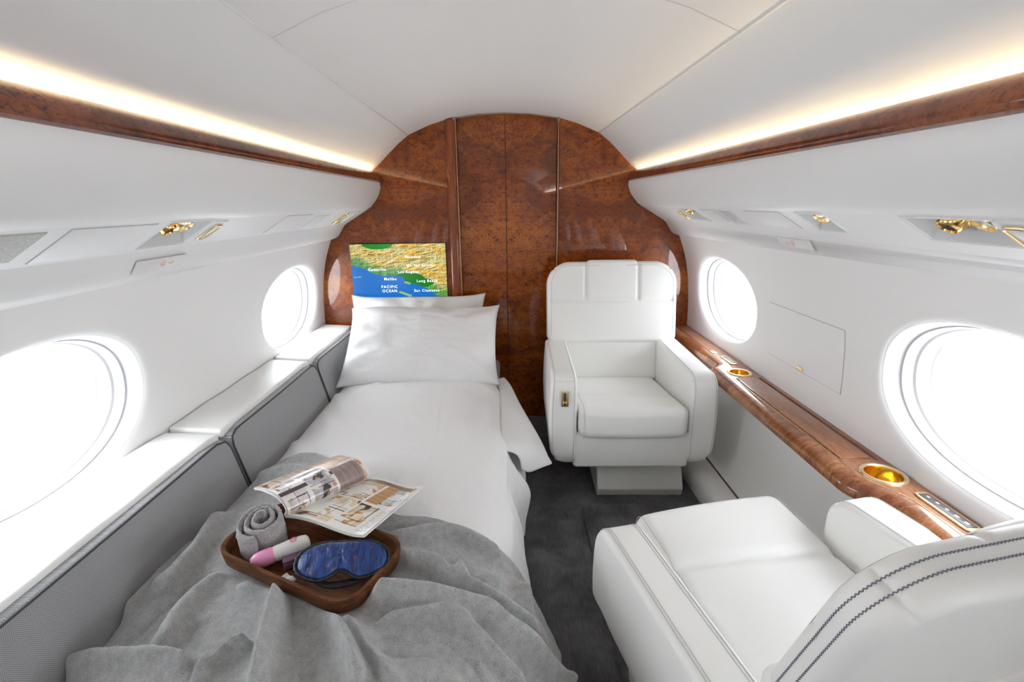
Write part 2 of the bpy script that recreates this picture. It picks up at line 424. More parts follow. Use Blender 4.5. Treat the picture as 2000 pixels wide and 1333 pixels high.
for s in (-1, 1):
    mb = MB(); ws = sorted(WIN[s]); z0, z1 = .52, (1.186 if s < 0 else 1.29); edges = [YB]
    a, zc = WA[s], WZ[s]
    y = YB
    def flat(y0, y1, zs):
        V = [(XC+s*(wx(z)+.0006), yy, z) for z in zs for yy in (y0-.012, y1+.012)]; mb.add(V, grid(len(zs), 2))
    zr = np.linspace(z0-.004, z1, 60)
    for yc in ws:
        flat(y, yc-a-.10, zr); mb.add(*wall_patch(s, yc-a-.10, yc+a+.10, yc, a, zc, WB, z0, z1)); y = yc+a+.10
    flat(y, YF+.04, zr); flat(YB, YF+.04, np.linspace(0, z0, 8))
    o = mb.build('wall_left' if s < 0 else 'wall_right', M['liner'], angle=60); o['kind'] = 'structure'
    for yc in WIN[s][::1]:
        nw += 1
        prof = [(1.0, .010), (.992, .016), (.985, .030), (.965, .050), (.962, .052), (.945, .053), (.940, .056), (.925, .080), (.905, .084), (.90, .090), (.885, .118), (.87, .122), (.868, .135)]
        V = []; N = 96
        zt = (wx(zc+WB)-wx(zc-WB))/(2*WB)
        for sc_, dx in prof:
            for i in range(N):
                th = 2*PI*i/N; e = 2/2.2; c, sn = math.cos(th), math.sin(th)
                yy = yc+a*sc_*math.copysign(abs(c)**e, c); zz = zc+WB*sc_*math.copysign(abs(sn)**e, sn)
                V.append((XC+s*(wx(zz)+dx), yy, zz))
        F = [(k*N+i, k*N+(i+1) % N, (k+1)*N+(i+1) % N, (k+1)*N+i) for k in range(len(prof)-1) for i in range(N)]
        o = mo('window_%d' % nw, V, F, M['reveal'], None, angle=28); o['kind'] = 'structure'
        P = V[-N:]; P = [(p[0]-s*.004, p[1], p[2]) for p in P]
        mo('pane', P, [tuple(range(N))], M['pane'], o, smooth=False)

# wood rails along the coves
RAILP = [(.742, 1.556), (.734, 1.553), (.722, 1.540), (.713, 1.523), (.711, 1.514), (.7125, 1.511), (.711, 1.508), (.712, 1.502), (.722, 1.497), (.745, 1.497), (.752, 1.52), (.750, 1.55)]
for s in (-1, 1):
    V = []; ys = np.linspace(YB, YF, 2)
    for x, z in RAILP: V += [warp(XC+s*x, yy, z) for yy in ys]
    F = grid(len(RAILP), 2, True)
    o = mo('trim_3' if s < 0 else 'trim_4', V, F, M['rail'], angle=50); o['kind'] = 'structure'

# rear closure and hidden outer shell
mo('wall_back', [(-1.2, YB, 0), (1.2, YB, 0), (1.2, YB, 2), (-1.2, YB, 2)], [(0, 1, 2, 3)], M['liner'], smooth=False)['kind'] = 'structure'

# ---------------------------------------------------------------- bulkhead
half = PR+COVE[1:4]+[(.745, 1.556), (.722, 1.503), (.722, 1.47), (.735, 1.43), (.758, 1.395), (.785, 1.364), (.815, 1.344), (.94, 1.268), (.958, 1.252), (.975, 1.225), (.992, 1.200), (1.010, 1.186), (1.046, 1.174)]+[(float(wx(z)), z) for z in np.linspace(1.15, .0, 24)]
def out(p): return (p[0]+.02, p[1]) if p[1] < 1.6 else (p[0]*1.012, p[1]+.004)
def side_poly(s, x0):
    xs = [p[0] for p in half[:5]]; zs = [p[1] for p in half[:5]]
    zt = np.interp(x0, xs, zs)+.004
    pts = [(x0, 0), (x0, zt)]+[out(p) for p in half if p[0] > x0+.01 or p[1] < 1.6]
    return [(XC+s*x, z) for x, z in pts]
mb = MB(); V, F = prism(side_poly(-1, .318), YF, YF+.05); mb.add(V, F)
V, F = prism(side_poly(1, .318), YF, YF+.05); mb.add(V, F)
wf = mb.build('wall_front', M['burl'], smooth=False); wf['kind'] = 'structure'
mo('light_stop', [(-1.2, YF+.066, 0), (1.2, YF+.066, 0), (1.2, YF+.066, 2), (-1.2, YF+.066, 2)], [(0, 1, 2, 3)], M['black'], wf, smooth=False)  # unseen black plate added to stop sky light leaking past the door
# rounded post on the left, flat bright strips beside the doorway
zt = 1.838
V, F = rbox((.030, .026, zt/2), .020, 2, 5); mo('door_post', xf(V, (XC-.304, YF+.004, zt/2+.0)), F, M['burl_post'], wf)
mb = MB(); V, F = rbox((.003, .012, zt/2), .001, 1, 1); mb.add(xf(V, (XC-.272, YF+.002, zt/2)), F)
mb.build('edge_strip', M['steel'], wf)
mb = MB(); V, F = rbox((.0035, .012, zt/2), .001, 1, 1); mb.add(xf(V, (XC+.3095, YF-.002, zt/2)), F)
mb.build('edge_strip', M['steel'], wf)
door = empty('door_1', (XC, YF+.03, 0), kind='structure')
for s, x0, x1 in ((-1, -.272, .0055), (1, .0095, .305)):
    top = [(x, np.interp(abs(x), [p[0] for p in PR], [p[1] for p in PR])-.006) for x in np.linspace(x0, x1, 12)]
    V, F = prism([(x0, 0)]+top+[(x1, 0)], 0, .03); o = mo('door_leaf', V, F, M['burl'], door, smooth=False)
V, F = prism([(.0055, 0), (.0055, 1.855), (.0095, 1.855), (.0095, 0)], .006, .02); mo('door_gap', V, F, M['black'], door, smooth=False)
V, F = tube([(x, -.006, np.interp(abs(x), [p[0] for p in PR], [p[1] for p in PR])-.004) for x in np.linspace(-.27, .305, 24)], .004, 8); mo('head_trim', V, F, M['steel'], door)

# ---------------------------------------------------------------- map screen on the bulkhead
def fbm(x, y, sd, oct=5):
    rs = np.random.RandomState(sd); o = 0; amp = 1; f = 1; tot = 0
    for _ in range(oct):
        a = rs.rand(4)*6.28; k = rs.rand(4)*.6+.7
        o = o+amp*(np.sin(x*f*k[0]+a[0]+1.7*np.sin(y*f*k[1]+a[1]))*np.cos(y*f*k[2]+a[2]+1.3*np.sin(x*f*k[3]+a[3]))); tot += amp; amp *= .6; f *= 2.07
    return o/tot
def set_print(o, cols):
    a = o.data.color_attributes.new('print', 'FLOAT_COLOR', 'POINT'); c = np.ones((len(cols), 4)); c[:, :3] = cols; a.data.foreach_set('color', c.ravel().astype(np.float32))
def lin(c): c = np.array(c, float)/255; return np.where(c < .04045, c/12.92, ((c+.055)/1.055)**2.4)
SW, SH = .572, .320
scr = empty('wall_screen', (-.661, YF, .988), label='flat screen on the wood bulkhead showing a coastal relief map above the pillows', cat='screen')
V, F = rbox((SW/2+.003, .008, SH/2+.003), .003, 1, 2); mo('screen_frame', xf(V, (0, -.008, 0)), F, M['black'], scr)
nx, nz = 300, 170
u, v = np.meshgrid(np.linspace(0, 1, nx), np.linspace(0, 1, nz), indexing='ij')   # v up
coast_px = [(0, .60), (.08, .58), (.14, .55), (.20, .47), (.27, .43), (.34, .405), (.42, .40), (.50, .40), (.535, .37), (.56, .29), (.595, .24), (.63, .255), (.68, .24), (.73, .19), (.78, .16), (.83, .10), (.87, .04), (.93, -.02), (1.0, -.05)]
coast = np.interp(u, [p[0] for p in coast_px], [p[1] for p in coast_px])+.008*fbm(u*30, v*3, 3)
e1 = fbm(u*9, v*14, 11, 6); e2 = fbm(u*26+e1*2, v*40, 5, 5)
hgt = .5+.5*e1+.35*e2
gx = np.gradient(hgt, axis=0)*nx/300*9; shade = np.clip(1+gx*2.4-np.gradient(hgt, axis=1)*9, .45, 1.5)
tan, yel, grn, dg = lin((205, 195, 125)), lin((222, 180, 80)), lin((95, 160, 90)), lin((5, 125, 25))
brn = lin((120, 90, 60)); blu = lin((0, 112, 205)); wht = lin((225, 225, 215))
c = np.where((hgt > .55)[..., None], yel, tan)
c = np.where(((u < .5) & (hgt > .80))[..., None], brn, c)
low = np.clip((coast+.22-v)/.12, 0, 1)[..., None]; c = c*(1-low)+grn*low
hi = ((hgt > 1.02) & (v > coast+.1))[..., None]; c = np.where(hi, wht*.8, c)
basin = (((u-.60)/.16)**2+((v-.36)/.10)**2 < 1)|(((u-.72)/.14)**2+((v-.27)/.09)**2 < 1); c = np.where(basin[..., None], dg, c)
valley = ((u-.29)/.16)**2+((v-1.0)/.10)**2 < 1; c = np.where(valley[..., None], dg*1.2, c)
gree = (((u-.9)/.13)**2+((v-.12)/.12)**2 < 1); c = np.where((gree & (e2 > 0))[..., None], lin((90, 160, 40)), c)
c = c*(np.where((basin|valley), 1+(shade-1)*.15, shade)[..., None])
sea = v < coast
for (ax_, ay, bx, by, wd) in ((.02, .385, .09, .39, .008), (.56, .28, .60, .255, .016), (.50, .09, .60, .02, .02)):
    t_ = np.clip(((u-ax_)*(bx-ax_)+(v-ay)*(by-ay))/((bx-ax_)**2+(by-ay)**2), 0, 1); dd = np.hypot(u-ax_-t_*(bx-ax_), v-ay-t_*(by-ay))
    isl = dd < wd; sea = sea & ~isl; c = np.where(isl[..., None], lin((150, 195, 130)), c)
c = np.where(sea[..., None], blu, c)
V = np.stack([(u-.5)*SW, np.full_like(u, -.0165), (v-.5)*SH], -1).reshape(-1, 3)
o = mo('map_display', V, grid(nx, nz), M['screen'], scr, smooth=False); set_print(o, np.clip(c, 0, 1.2).reshape(-1, 3))
def text_mesh(body, size, m, parent, loc, rot=(PI/2, 0, 0), ext=.0003, spacing=1.0, name='lettering', align='CENTER', bold=0.0):
    cu = D.curves.new('t', 'FONT'); cu.body = body; cu.size = size; cu.extrude = ext; cu.align_x = align; cu.align_y = 'CENTER'; cu.space_character = spacing; cu.offset = bold
    cu.resolution_u = 3
    to = D.objects.new('t', cu); COL.objects.link(to); bpy.context.view_layer.update()
    me = D.meshes.new_from_object(to.evaluated_get(bpy.context.evaluated_depsgraph_get())); D.objects.remove(to); me.materials.clear(); me.materials.append(m)
    o = D.objects.new(name, me); COL.objects.link(o); o.parent = parent; o.location = loc; o.rotation_euler = rot; return o
for body, uu, vv, sz in (('Palmdale', .655, .755, .021), ('Mt. San Antonio', .735, .595, .021), ('Camarillo', .27, .525, .022), ('Los Angeles', .60, .475, .021), ('Malibu', .40, .345, .023),
                         ('PACIFIC', .385, .195, .023), ('OCEAN', .385, .115, .023), ('San Clemente', .78, .115, .022), ('Long Beach', .79, .30, .022)):
    text_mesh(body, sz, M['maptext'], scr, ((uu-.5)*SW, -.0172, (vv-.5)*SH), spacing=1.25, bold=.0003)

# ================================================================ RIGHT SIDE: dado panel, duct, wood ledge
dp = [(1.0, .115), (1.035, .13), (1.055, .30), (1.06, .58)]
V, F = strip(dp, YB, YF+.02, 1); mo('trim_5', [(x+.015, y, z) for x, y, z in V], F, M['leather_dado'])['kind'] = 'structure'
for y in (.98,):
    V, F = tube([(x-.001, y, z) for x, z in dp], .0016, 6); o = mo('trim_9', V, F, M['gap']); o['kind'] = 'structure'
du = [(.905, 0), (.905, .075), (.915, .098), (.94, .112), (.985, .120), (1.002, .118), (1.004, .0)]
V, F = strip(du, YB, YF+.02, 1); o = mo('baseboard_right', [(x+.0, y, z) for x, y, z in V], F, M['leather_dado'], angle=60); o['kind'] = 'structure'

led = empty('side_ledge', (1.05, 1.5, .6), label='long burled wood ledge with gold cup holders running under the right windows', cat='ledge')
LX, LY = 1.05, 1.5
def xe(y):
    return .936+.060*(1-ss(y, 1.09, 1.24))+.055*ss(y, 2.17, 2.24)
sec = [(0.03, -.034), (.006, -.030), (-.004, -.018), (-.002, 0.0), (.008, .013), (.022, .0195), (.040, .022), (.046, .022)]
ys = np.concatenate([np.linspace(YB, .9, 4), np.linspace(.95, 1.3, 24), np.linspace(1.4, 2.1, 5), np.linspace(2.14, 2.28, 16), [2.6, YF]])
V = [(xe(y)+a-LX, y-LY, b) for a, b in sec for y in ys]
mo('edge_moulding', V, grid(len(sec), len(ys)), M['ledge_edge'], led, angle=60)
CUPS = [(1.040, 2.095, .044), (1.058, 1.232, .050)]
# top board: solid with round holes for the cups
tb = [(float(xe(y))+.046, y) for y in ys]; tb += [(XC+wx(.62)+.02, YF), (XC+wx(.62)+.02, YB)]
def apply_bool(o, cutters):
    for cobj in cutters:
        md = o.modifiers.new('b', 'BOOLEAN'); md.object = cobj; md.operation = 'DIFFERENCE'; md.solver = 'EXACT'
    bpy.context.view_layer.update(); dg = bpy.context.evaluated_depsgraph_get()
    me = D.meshes.new_from_object(o.evaluated_get(dg)); o.modifiers.clear(); old = o.data; o.data = me
    for cobj in cutters: D.objects.remove(cobj)
V, F = prism([(x-LX, y-LY) for x, y in tb], -.02, .0222, axis=2)
o = mo('ledge_top', V, F, M['ledge_top'], led, smooth=False)
cut = []
for cx, cy, r in CUPS:
    V, F = lathe([(r, -.1), (r, .1)], 48); F += [tuple(range(48))[::-1], tuple(range(48, 96))]
    cut.append(mo('c', xf(V, (cx-LX, cy-LY, 0)), F, M['black'], smooth=False)); cut[-1].location = (LX, LY, .6)
slot, sf = rbox((.006, .36, .03), .001, 1, 1)
cut.append(mo('c', xf(slot, (1.097-LX, 1.67-LY, 0)), sf, M['black'])); cut[-1].location = (LX, LY, .6)
apply_bool(o, cut)
V, F = rbox((.0455, .350, .0025), .001, 1, 1); mo('table_lid', xf(V, (1.0385-LX, 1.672-LY, .0235)), F, M['ledge_top'], led)
V, F = tube([(float(xe(y))+.049-LX, y-LY, .0225) for y in ys], .0012, 6); mo('inlay_line', V, F, M['gold_rim'], led)
for cx, cy, r in CUPS:
    V, F = lathe([(r-.012, -.026), (r-.007, -.026), (r-.002, -.020), (r-.002, .020), (r-.004, .0235), (r+.001, .0265), (r+.007, .0255), (r+.009, .0225)], 48)
    k = len(V); V = [(0, 0, -.026)]+[tuple(p) for p in V]; F = [(a+1, b+1, c_+1, d_+1) for a, b, c_, d_ in F]+[(0, i+1, (i+1) % 48+1) for i in range(48)]
    cp = mo('cup_holder', xf(V, (cx-LX, cy-LY, 0)), F, M['gold_cup'], led, angle=50)
    V, F = lathe([(r-.004, .0232), (r-.002, .0262), (r+.003, .0275), (r+.008, .026), (r+.0095, .0222)], 48); mo('cup_rim', xf(V, (cx-LX, cy-LY, 0)), F, M['gold_rim'], cp)
def ctrl(cx, cy, L, W, rz):
    V, F = rbox((W/2, L/2, .003), .002, 1, 2, [round2d(W/2-.012, L/2-.012, 1, 1, 0, 1), round2d(-W/2+.012, L/2-.012, -1, 1, 0, 1), round2d(W/2-.012, -L/2+.012, 1, -1, 0, 1), round2d(-W/2+.012, -L/2+.012, -1, -1, 0, 1)])
    V, F = rbox((W/2, L/2, .003), .0025, (6, 12, 1), 3, [round2d(W/2-.012, L/2-.012, 1, 1, 0, 1), round2d(-W/2+.012, L/2-.012, -1, 1, 0, 1), round2d(W/2-.012, -L/2+.012, 1, -1, 0, 1), round2d(-W/2+.012, -L/2+.012, -1, -1, 0, 1)])
    c = mo('control_panel', xf(V, (cx-LX, cy-LY, .0245), (0, 0, rz)), F, M['gold_rim'], led)
    V, F = rbox((W/2-.007, L/2-.012, .001), .0008, 1, 1); mo('switch_plate', xf(V, (cx-LX, cy-LY, .0278), (0, 0, rz)), F, M['switch'], c)
    for k in range(5):
        t = (k-2)*L*.165; ln = .012 if k in (0, 1) else .009; wd = .006 if k in (0, 1) else .005
        q = xf([(0, t, 0)], (cx-LX, cy-LY, .0291), (0, 0, rz))[0]
        if k in (0, 1):
            mb = MB()
            for dx in (-.003, 0, .003):
                V, F = rbox((.0009, ln/2, .0003), .0002, 1, 1); mb.add(xf(V, (q[0]+dx, q[1], q[2]), (0, 0, rz)), F)
            V, F = rbox((.004, .0008, .0003), .0002, 1, 1); mb.add(xf(V, q, (0, 0, rz)), F)
        else:
            mb = MB(); V, F = tube([(wd*.6*math.cos(a), ln*.5*math.sin(a), 0) for a in np.linspace(0, 2*PI, 13)[:-1]], .0007, 5, True); mb.add(xf(V, q, (0, 0, rz)), F)
            V, F = rbox((.0009, ln*.4, .0003), .0002, 1, 1); mb.add(xf(V, q, (0, 0, rz)), F)
        mb.build('switch_symbol', M['paper'], c)
M['switch'] = mat('switch_grey', (.10, .09, .09), .35)
ctrl(1.085, 1.055, .165, .040, R(1)); ctrl(1.070, 2.275, .135, .034, 0)
V, F = rbox((.014, .028, .0015), .001, 1, 1); mo('latch_plate', xf(V, (1.050-LX, 2.42-LY, .0235)), F, M['gold_rim'], led)

# stowage panel low in the right sidewall with its gold latch
def wall_plate(s, y0, y1, z0, z1, off, m, name, parent, slant=0, ny=6, nz=8):
    V = []
    for sd in (off, -.002):
        for j in range(nz):
            z = z0+(z1-z0)*j/(nz-1)
            for i in range(ny): V.append((XC+s*(wx(z)-sd), y0+(y1-y0)*i/(ny-1)+slant*(1-j/(nz-1)), z))
    n2 = ny*nz; G = grid(nz, ny); F = G+[tuple(i+n2 for i in f[::-1]) for f in G]
    rim = [i for i in range(ny)]+[j*ny+ny-1 for j in range(1, nz)]+[(nz-1)*ny+i for i in range(ny-2, -1, -1)]+[j*ny for j in range(nz-2, 0, -1)]
    F += [(rim[k], rim[(k+1) % len(rim)], rim[(k+1) % len(rim)]+n2, rim[k]+n2) for k in range(len(rim))]
    return mo(name, V, F, m, parent, angle=30)
sp = empty('stowage_panel', (1.1, 1.76, .85), label='flush white stowage panel with small gold latch on the right sidewall between the windows', cat='panel')
def off_parent(o, p): o.parent = p; o.matrix_parent_inverse = Matrix.Translation(-Vector(p.location)); return o
o = wall_plate(1, 1.538, 2.018, .740, .965, .0012, M['gap'], 'panel_gap', None); off_parent(o, sp)
o = wall_plate(1, 1.540, 2.016, .742, .963, .0022, M['liner'], 'panel_face', None); off_parent(o, sp)
V, F = rbox((.003, .020, .008), .002, 1, 2); o = mo('latch', xf(V, (XC+wx(.75)-.004, 1.775, .752)), F, M['gold_rim']); off_parent(o, sp)

# ================================================================ PASSENGER SERVICE UNITS
def frame_on(s, y, t, off=0):
    """4x4: local x = towards the front (+Y), local y = across the facet outwards/down, local z = out into the cabin"""
    d = np.array([s*(FB-FA)[0], 0, (FB-FA)[1]]); d /= np.linalg.norm(d); X = np.array([0, 1., 0]); N_ = np.cross(X, d)
    if N_[2] > 0: N_ = -N_; 
    m = Matrix(((X[0], d[0], N_[0], 0), (X[1], d[1], N_[1], 0), (X[2], d[2], N_[2], 0), (0, 0, 0, 1)))
    p = fp(s, y, t, off); m.translation = Vector(p); return m
FW = float(np.hypot(*(FB-FA)))
def child(name, V, F, m, parent, **kw): return mo(name, V, F, m, parent, **kw)
def pocket(par, s, y0, y1, t0, t1, depth, m=None):
    """open recess behind the facet, deeper towards the top (inboard) side"""
    c0 = fp(s, y0, t0); lx = (y1-y0)/2; w_ = (t1-t0)*FW/2
    a, b = lx, w_
    top = [(-a, -b, 0), (a, -b, 0), (a, b, 0), (-a, b, 0)]
    bot = [(-a*.86, -b*.96, -depth), (a*.86, -b*.96, -depth), (a*.72, b*.25, -depth*.85), (-a*.72, b*.25, -depth*.85)]
    V = top+bot; F = [(0, 1, 5, 4), (1, 2, 6, 5), (2, 3, 7, 6), (3, 0, 4, 7), (4, 5, 6, 7)]
    o = child('recess', V, F, M['unit'], par, smooth=False)
    ring = [(-a-.006, -b-.004), (a+.006, -b-.004), (a+.006, b+.004), (-a-.006, b+.004)]
    V, F = tube([(x, y, .0005) for x, y in ring for _ in (0,)], .0025, 6, True, up=(0, 0, 1)); child('recess_rim', V, F, M['valance'], par, smooth=False)
def unit(name, s, y0, y1, t0, t1, label, group=None, cat='service unit'):
    e = D.objects.new(name, None); COL.objects.link(e); e.matrix_world = frame_on(s, (y0+y1)/2, (t0+t1)/2); e.empty_display_size = .03
    tag(e, label, cat, group); return e
def gasper(par, x, y, z, r=.022, tilt=(0, 0, 0)):
    V, F = lathe([(r*1.25, -.004), (r*1.25, .001), (r*1.12, .004), (r*1.0, .003), (r*.95, .010), (r*.85, .019), (r*.70, .022), (r*.62, .017)], 28)
    o = child('air_vent', xf(V, (x, y, z), tilt), F, M['gold'], par, angle=40)
    V, F = lathe([(r*.66, .0185), (r*.3, .0165), (.0001, .020)], 20); child('vent_nozzle', xf(V, (x, y, z), tilt), F, M['black'], o)
def reading(par, x, y, z, r=.024, tilt=(0, 0, 0)):
    V, F = lathe([(r*1.2, -.004), (r*1.2, .001), (r*1.05, .003), (r, .012), (r*.88, .016), (r*.82, .012), (r*.80, .004)], 28)
    o = child('reading_light', xf(V, (x, y, z), tilt), F, M['gold_rim'], par, angle=40)
    V, F = lathe([(r*.82, .008), (.0001, .008)], 24); child('lamp_lens', xf(V, (x, y, z), tilt), F, M['lens'], o)
def bezel(par, x, y, z, lx, ly, r=.004, inner=True, name='gold_bezel'):
    q = min(lx, ly)*.45; pts = []
    for (sx, sy, a0) in ((1, 1, 0), (-1, 1, 90), (-1, -1, 180), (1, -1, 270)):
        for k in range(7):
            a = R(a0+15*k); pts.append((x+sx*(lx-q)+q*math.cos(a), y+sy*(ly-q)+q*math.sin(a), z))
    V, F = tube(pts, r, 8, True, up=(0, 0, 1)); o = child(name, V, F, M['gold_rim'], par)
    if inner:
        V, F = rbox((lx-.001, ly-.001, .002), .001, 1, 1); child('bezel_window', xf(V, (x, y, z-.001)), F, M['lens'], o)

# left: large unit beside the near window
u1 = unit('service_unit', -1, 1.262, 1.447, .06, .86, 'grey recessed overhead unit with gold air vents above the near left window')
pocket(u1, -1, 1.262, 1.447, .06, .86, .045)
gasper(u1, -.050, -.018, -.020, .024); reading(u1, .022, -.018, -.022, .026)
V, F = rbox((.040, .052, .0025), .002, 1, 2); child('unit_plate', xf(V, (.140, -.002, .0015)), F, M['valance'], u1)
bezel(u1, .138, -.002, .006, .017, .037, .004)
# left: small far unit
u2 = unit('service_unit', -1, 2.70, 2.84, .12, .84, 'small overhead unit with gold fittings beside the bulkhead on the left')
pocket(u2, -1, 2.70, 2.84, .12, .84, .035); gasper(u2, -.01, -.018, -.022, .020)
V, F = tube([(-.085, -.035, .004), (-.085, .045, .004)], .006, 8); child('gold_bar', V, F, M['gold'], u2)
# right units
u3 = unit('service_unit', 1, 2.20, 2.40, .08, .66, 'small overhead unit with gold fittings beside the bulkhead on the right')
pocket(u3, 1, 2.20, 2.40, .08, .66, .035); gasper(u3, .03, -.015, -.022, .022)
V, F = tube([(.125, -.030, .004), (.125, .035, .004)], .006, 8); child('gold_bar', V, F, M['gold'], u3)
u4 = unit('light_recess', 1, 1.845, 1.955, .05, .70, 'empty grey recess in the right valance beside the pale speaker strip', cat='recess')
pocket(u4, 1, 1.845, 1.955, .05, .70, .035)
u5 = unit('light_recess', 1, 1.295, 1.41, .05, .64, 'grey recess with one gold reading light, middle of the right valance', cat='recess')
pocket(u5, 1, 1.295, 1.41, .05, .64, .045); reading(u5, -.022, -.018, -.014, .022)
u6 = unit('service_unit', 1, .836, 1.026, .05, .62, 'large overhead unit with gold swivel vents and lamp above the near right window')
pocket(u6, 1, .836, 1.026, .05, .62, .050)
gasper(u6, .016, -.010, -.020, .026); reading(u6, -.052, -.012, -.022, .023)
V, F = rbox((.042, .042, .0025), .002, 1, 2); child('unit_plate', xf(V, (-.138, 0, .0015)), F, M['valance'], u6)
bezel(u6, -.130, 0, .006, .020, .032, .0045)

def plate(name, s, y0, y1, t0, t1, m, label, cat, skew=0, off=.001, frame=True):
    e = D.objects.new(name, None); COL.objects.link(e); e.matrix_world = frame_on(s, (y0+y1)/2, (t0+t1)/2); e.empty_display_size = .03; tag(e, label, cat)
    lx = (y1-y0)/2; ly = (t1-t0)*FW/2
    if frame:
        V, F = rbox((lx+.0018, ly+.0018, .0008), .0005, 1, 1); child('panel_gap', xf(V, (0, 0, .0002)), F, M['gap'], e)
    V, F = rbox((lx, ly, .0012), .0006, 1, 1); child('panel_face', xf(V, (0, 0, off)), F, m, e)
    return e
plate('speaker_grille', -1, .60, .925, .10, .78, M['dots'], 'grey cloth speaker grille in the left valance at the picture edge', 'speaker grille')
plate('overhead_panel', -1, .975, 1.215, .06, .90, M['valance'], 'flush white overhead panel left of the large left service unit', 'panel')
plate('overhead_panel', -1, 1.94, 2.19, .06, .88, M['valance'], 'flush white overhead panel above the far left window', 'panel')
plate('speaker_grille', -1, 2.29, 2.43, .17, .83, M['dots_light'], 'pale narrow speaker grille in the left valance near the bulkhead', 'speaker grille', frame=False)
plate('speaker_grille', 1, 1.985, 2.13, .05, .62, M['dots_light'], 'pale narrow speaker grille in the right valance near the bulkhead', 'speaker grille')
plate('overhead_panel', 1, 1.50, 1.72, .03, .66, M['valance'], 'flush white overhead panel in the middle of the right valance', 'panel')
# belt signs on the lower band
SA, SB = np.array(VAL[7]), np.array(VAL[9])
def sign(s, y0, y1, label):
    d = np.array([s*(SB-SA)[0], 0, (SB-SA)[1]]); w_ = np.linalg.norm(d); d /= w_; X = np.array([0, 1., 0]); N_ = np.cross(X, d)
    if N_[0]*s > 0: N_ = -N_
    p = (SA+SB)/2; p = p+np.array([0, .0145*(3-(y0+y1)/2)*.62*(s > 0)]); m = Matrix(((X[0], d[0], N_[0], 0), (X[1], d[1], N_[1], 0), (X[2], d[2], N_[2], 0), (0, 0, 0, 1))); m.translation = Vector((XC+s*p[0], (y0+y1)/2, p[1]))
    e = D.objects.new('cabin_sign', None); COL.objects.link(e); e.matrix_world = m; tag(e, label, 'sign')
    lx = (y1-y0)/2; V, F = rbox((lx+.0015, .0205, .0008), .0005, 1, 1); child('sign_gap', xf(V, (0, 0, .003)), F, M['gap'], e)
    V, F = rbox((lx, .019, .0012), .0006, 1, 1); child('sign_face', xf(V, (0, 0, .0038)), F, M['unit2'], e)
    V, F = tube([(.009*math.cos(a)+.008, .009*math.sin(a), .0052) for a in np.linspace(0, 2*PI, 17)[:-1]], .0012, 6, True); q = child('no_smoking_symbol', V, F, M['signpink'], e)
    V, F = tube([(.014, -.007, .0052), (.002, .007, .0052)], .0011, 6); V2, F2 = tube([(.016, .003, .0052), (.0, .003, .0052)], .0011, 6); mb = MB(); mb.add(V, F); mb.add(V2, F2); mb.build('cigarette', M['signpink'], q)
    V, F = tube([(.030, 0, .0052), (.042, .006, .0052), (.054, 0, .0052)], .0016, 6); child('belt_symbol', V, F, M['signpink'], e)
M['unit2'] = mat('sign_face', (.76, .75, .75), .3)
sign(-1, 1.31, 1.515, 'small white seat belt sign with faint pink symbols on the left valance')
sign(1, 1.56, 1.76, 'small white seat belt sign with faint pink symbols on the right valance')

# ================================================================ SOFA BED ON THE LEFT
sofa = empty('sofa_bed', (-.55, 1.5, 0), label='long built-in sofa with grey herringbone back cushions and white leather top along the left wall', cat='sofa')
def S(o): return off_parent(o, sofa)
V, F = rbox((.45, 1.58, .17), .03, 2, 3); S(mo('seat_base', xf(V, (-.54, 1.38, .172)), F, M['leather'])); 
V, F = rbox((.40, 1.56, .045), .03, 2, 3); S(mo('seat_cushion', xf(V, (-.46, 1.40, .385)), F, M['herring'], uv=None))
CJ = [(-.155, .345), (.355, 1.497), (1.508, 2.272), (2.283, 2.985)]
for i, (y0, y1) in enumerate(CJ):
    yc, L = (y0+y1)/2, (y1-y0)
    def lean(P):   # face leans: top towards the wall; slightly dished ends
        P = P.copy(); t = (P[:, 2]+.15)/.30
        P[:, 0] -= .070*(t); P[:, 0] += .006*np.sin(PI*np.clip((P[:, 1]/L+.5), 0, 1))
        return P
    V, F = rbox((.055, L/2-.001, .150), .009, (3, 10, 8), 4, [round2d(L/2-.05, .10, 1, 1, 1, 2), round2d(-L/2+.05, .10, -1, 1, 1, 2), lean])
    V = xf(V, (-.930, yc, .495)); uv = [(p[1], p[2]*1.05) for p in V]
    c = S(mo('backrest_cushion', V, F, M['herring'], uv=uv))
    # piping around the face edge
    def pt(y, z):   # on the front top edge of the cushion, y from centre, z from centre
        P = np.array([[.055-.002, y, z]]);
        for f in (round2d(L/2-.05, .10, 1, 1, 1, 2), round2d(-L/2+.05, .10, -1, 1, 1, 2), lean): P = f(P)
        return P[0]+np.array([-.930, yc, .495])
    path = [pt(-L/2+.004, z) for z in np.linspace(-.14, .147, 14)]+[pt(y, .146) for y in np.linspace(-L/2+.01, L/2-.01, 24)]+[pt(L/2-.004, z) for z in np.linspace(.146, -.14, 14)]
    V, F = tube(path, .0032, 8); p = mo('piping', V, F, M['piping']); p.parent = c
    # white leather top pad reaching to the sidewall
    def pad(P):
        P = P.copy(); t = P[:, 1]/L+.5; P[:, 2] += .004*np.sin(P[:, 1]*23+P[:, 0]*9)*.4
        P[:, 2] -= .010*(1-ss(t, 0, .06))*0+.008*ss(t, .93, 1.0)
        P[:, 2] += .014*(-P[:, 0]/.1)*.5
        return P
    V, F = rbox((.088, L/2-.002, .016), .010, (5, 24, 2), 3, [pad]); V = xf(V, (-1.056, yc, .648))
    p = mo('leather_top', V, F, M['leather']); p.parent = c

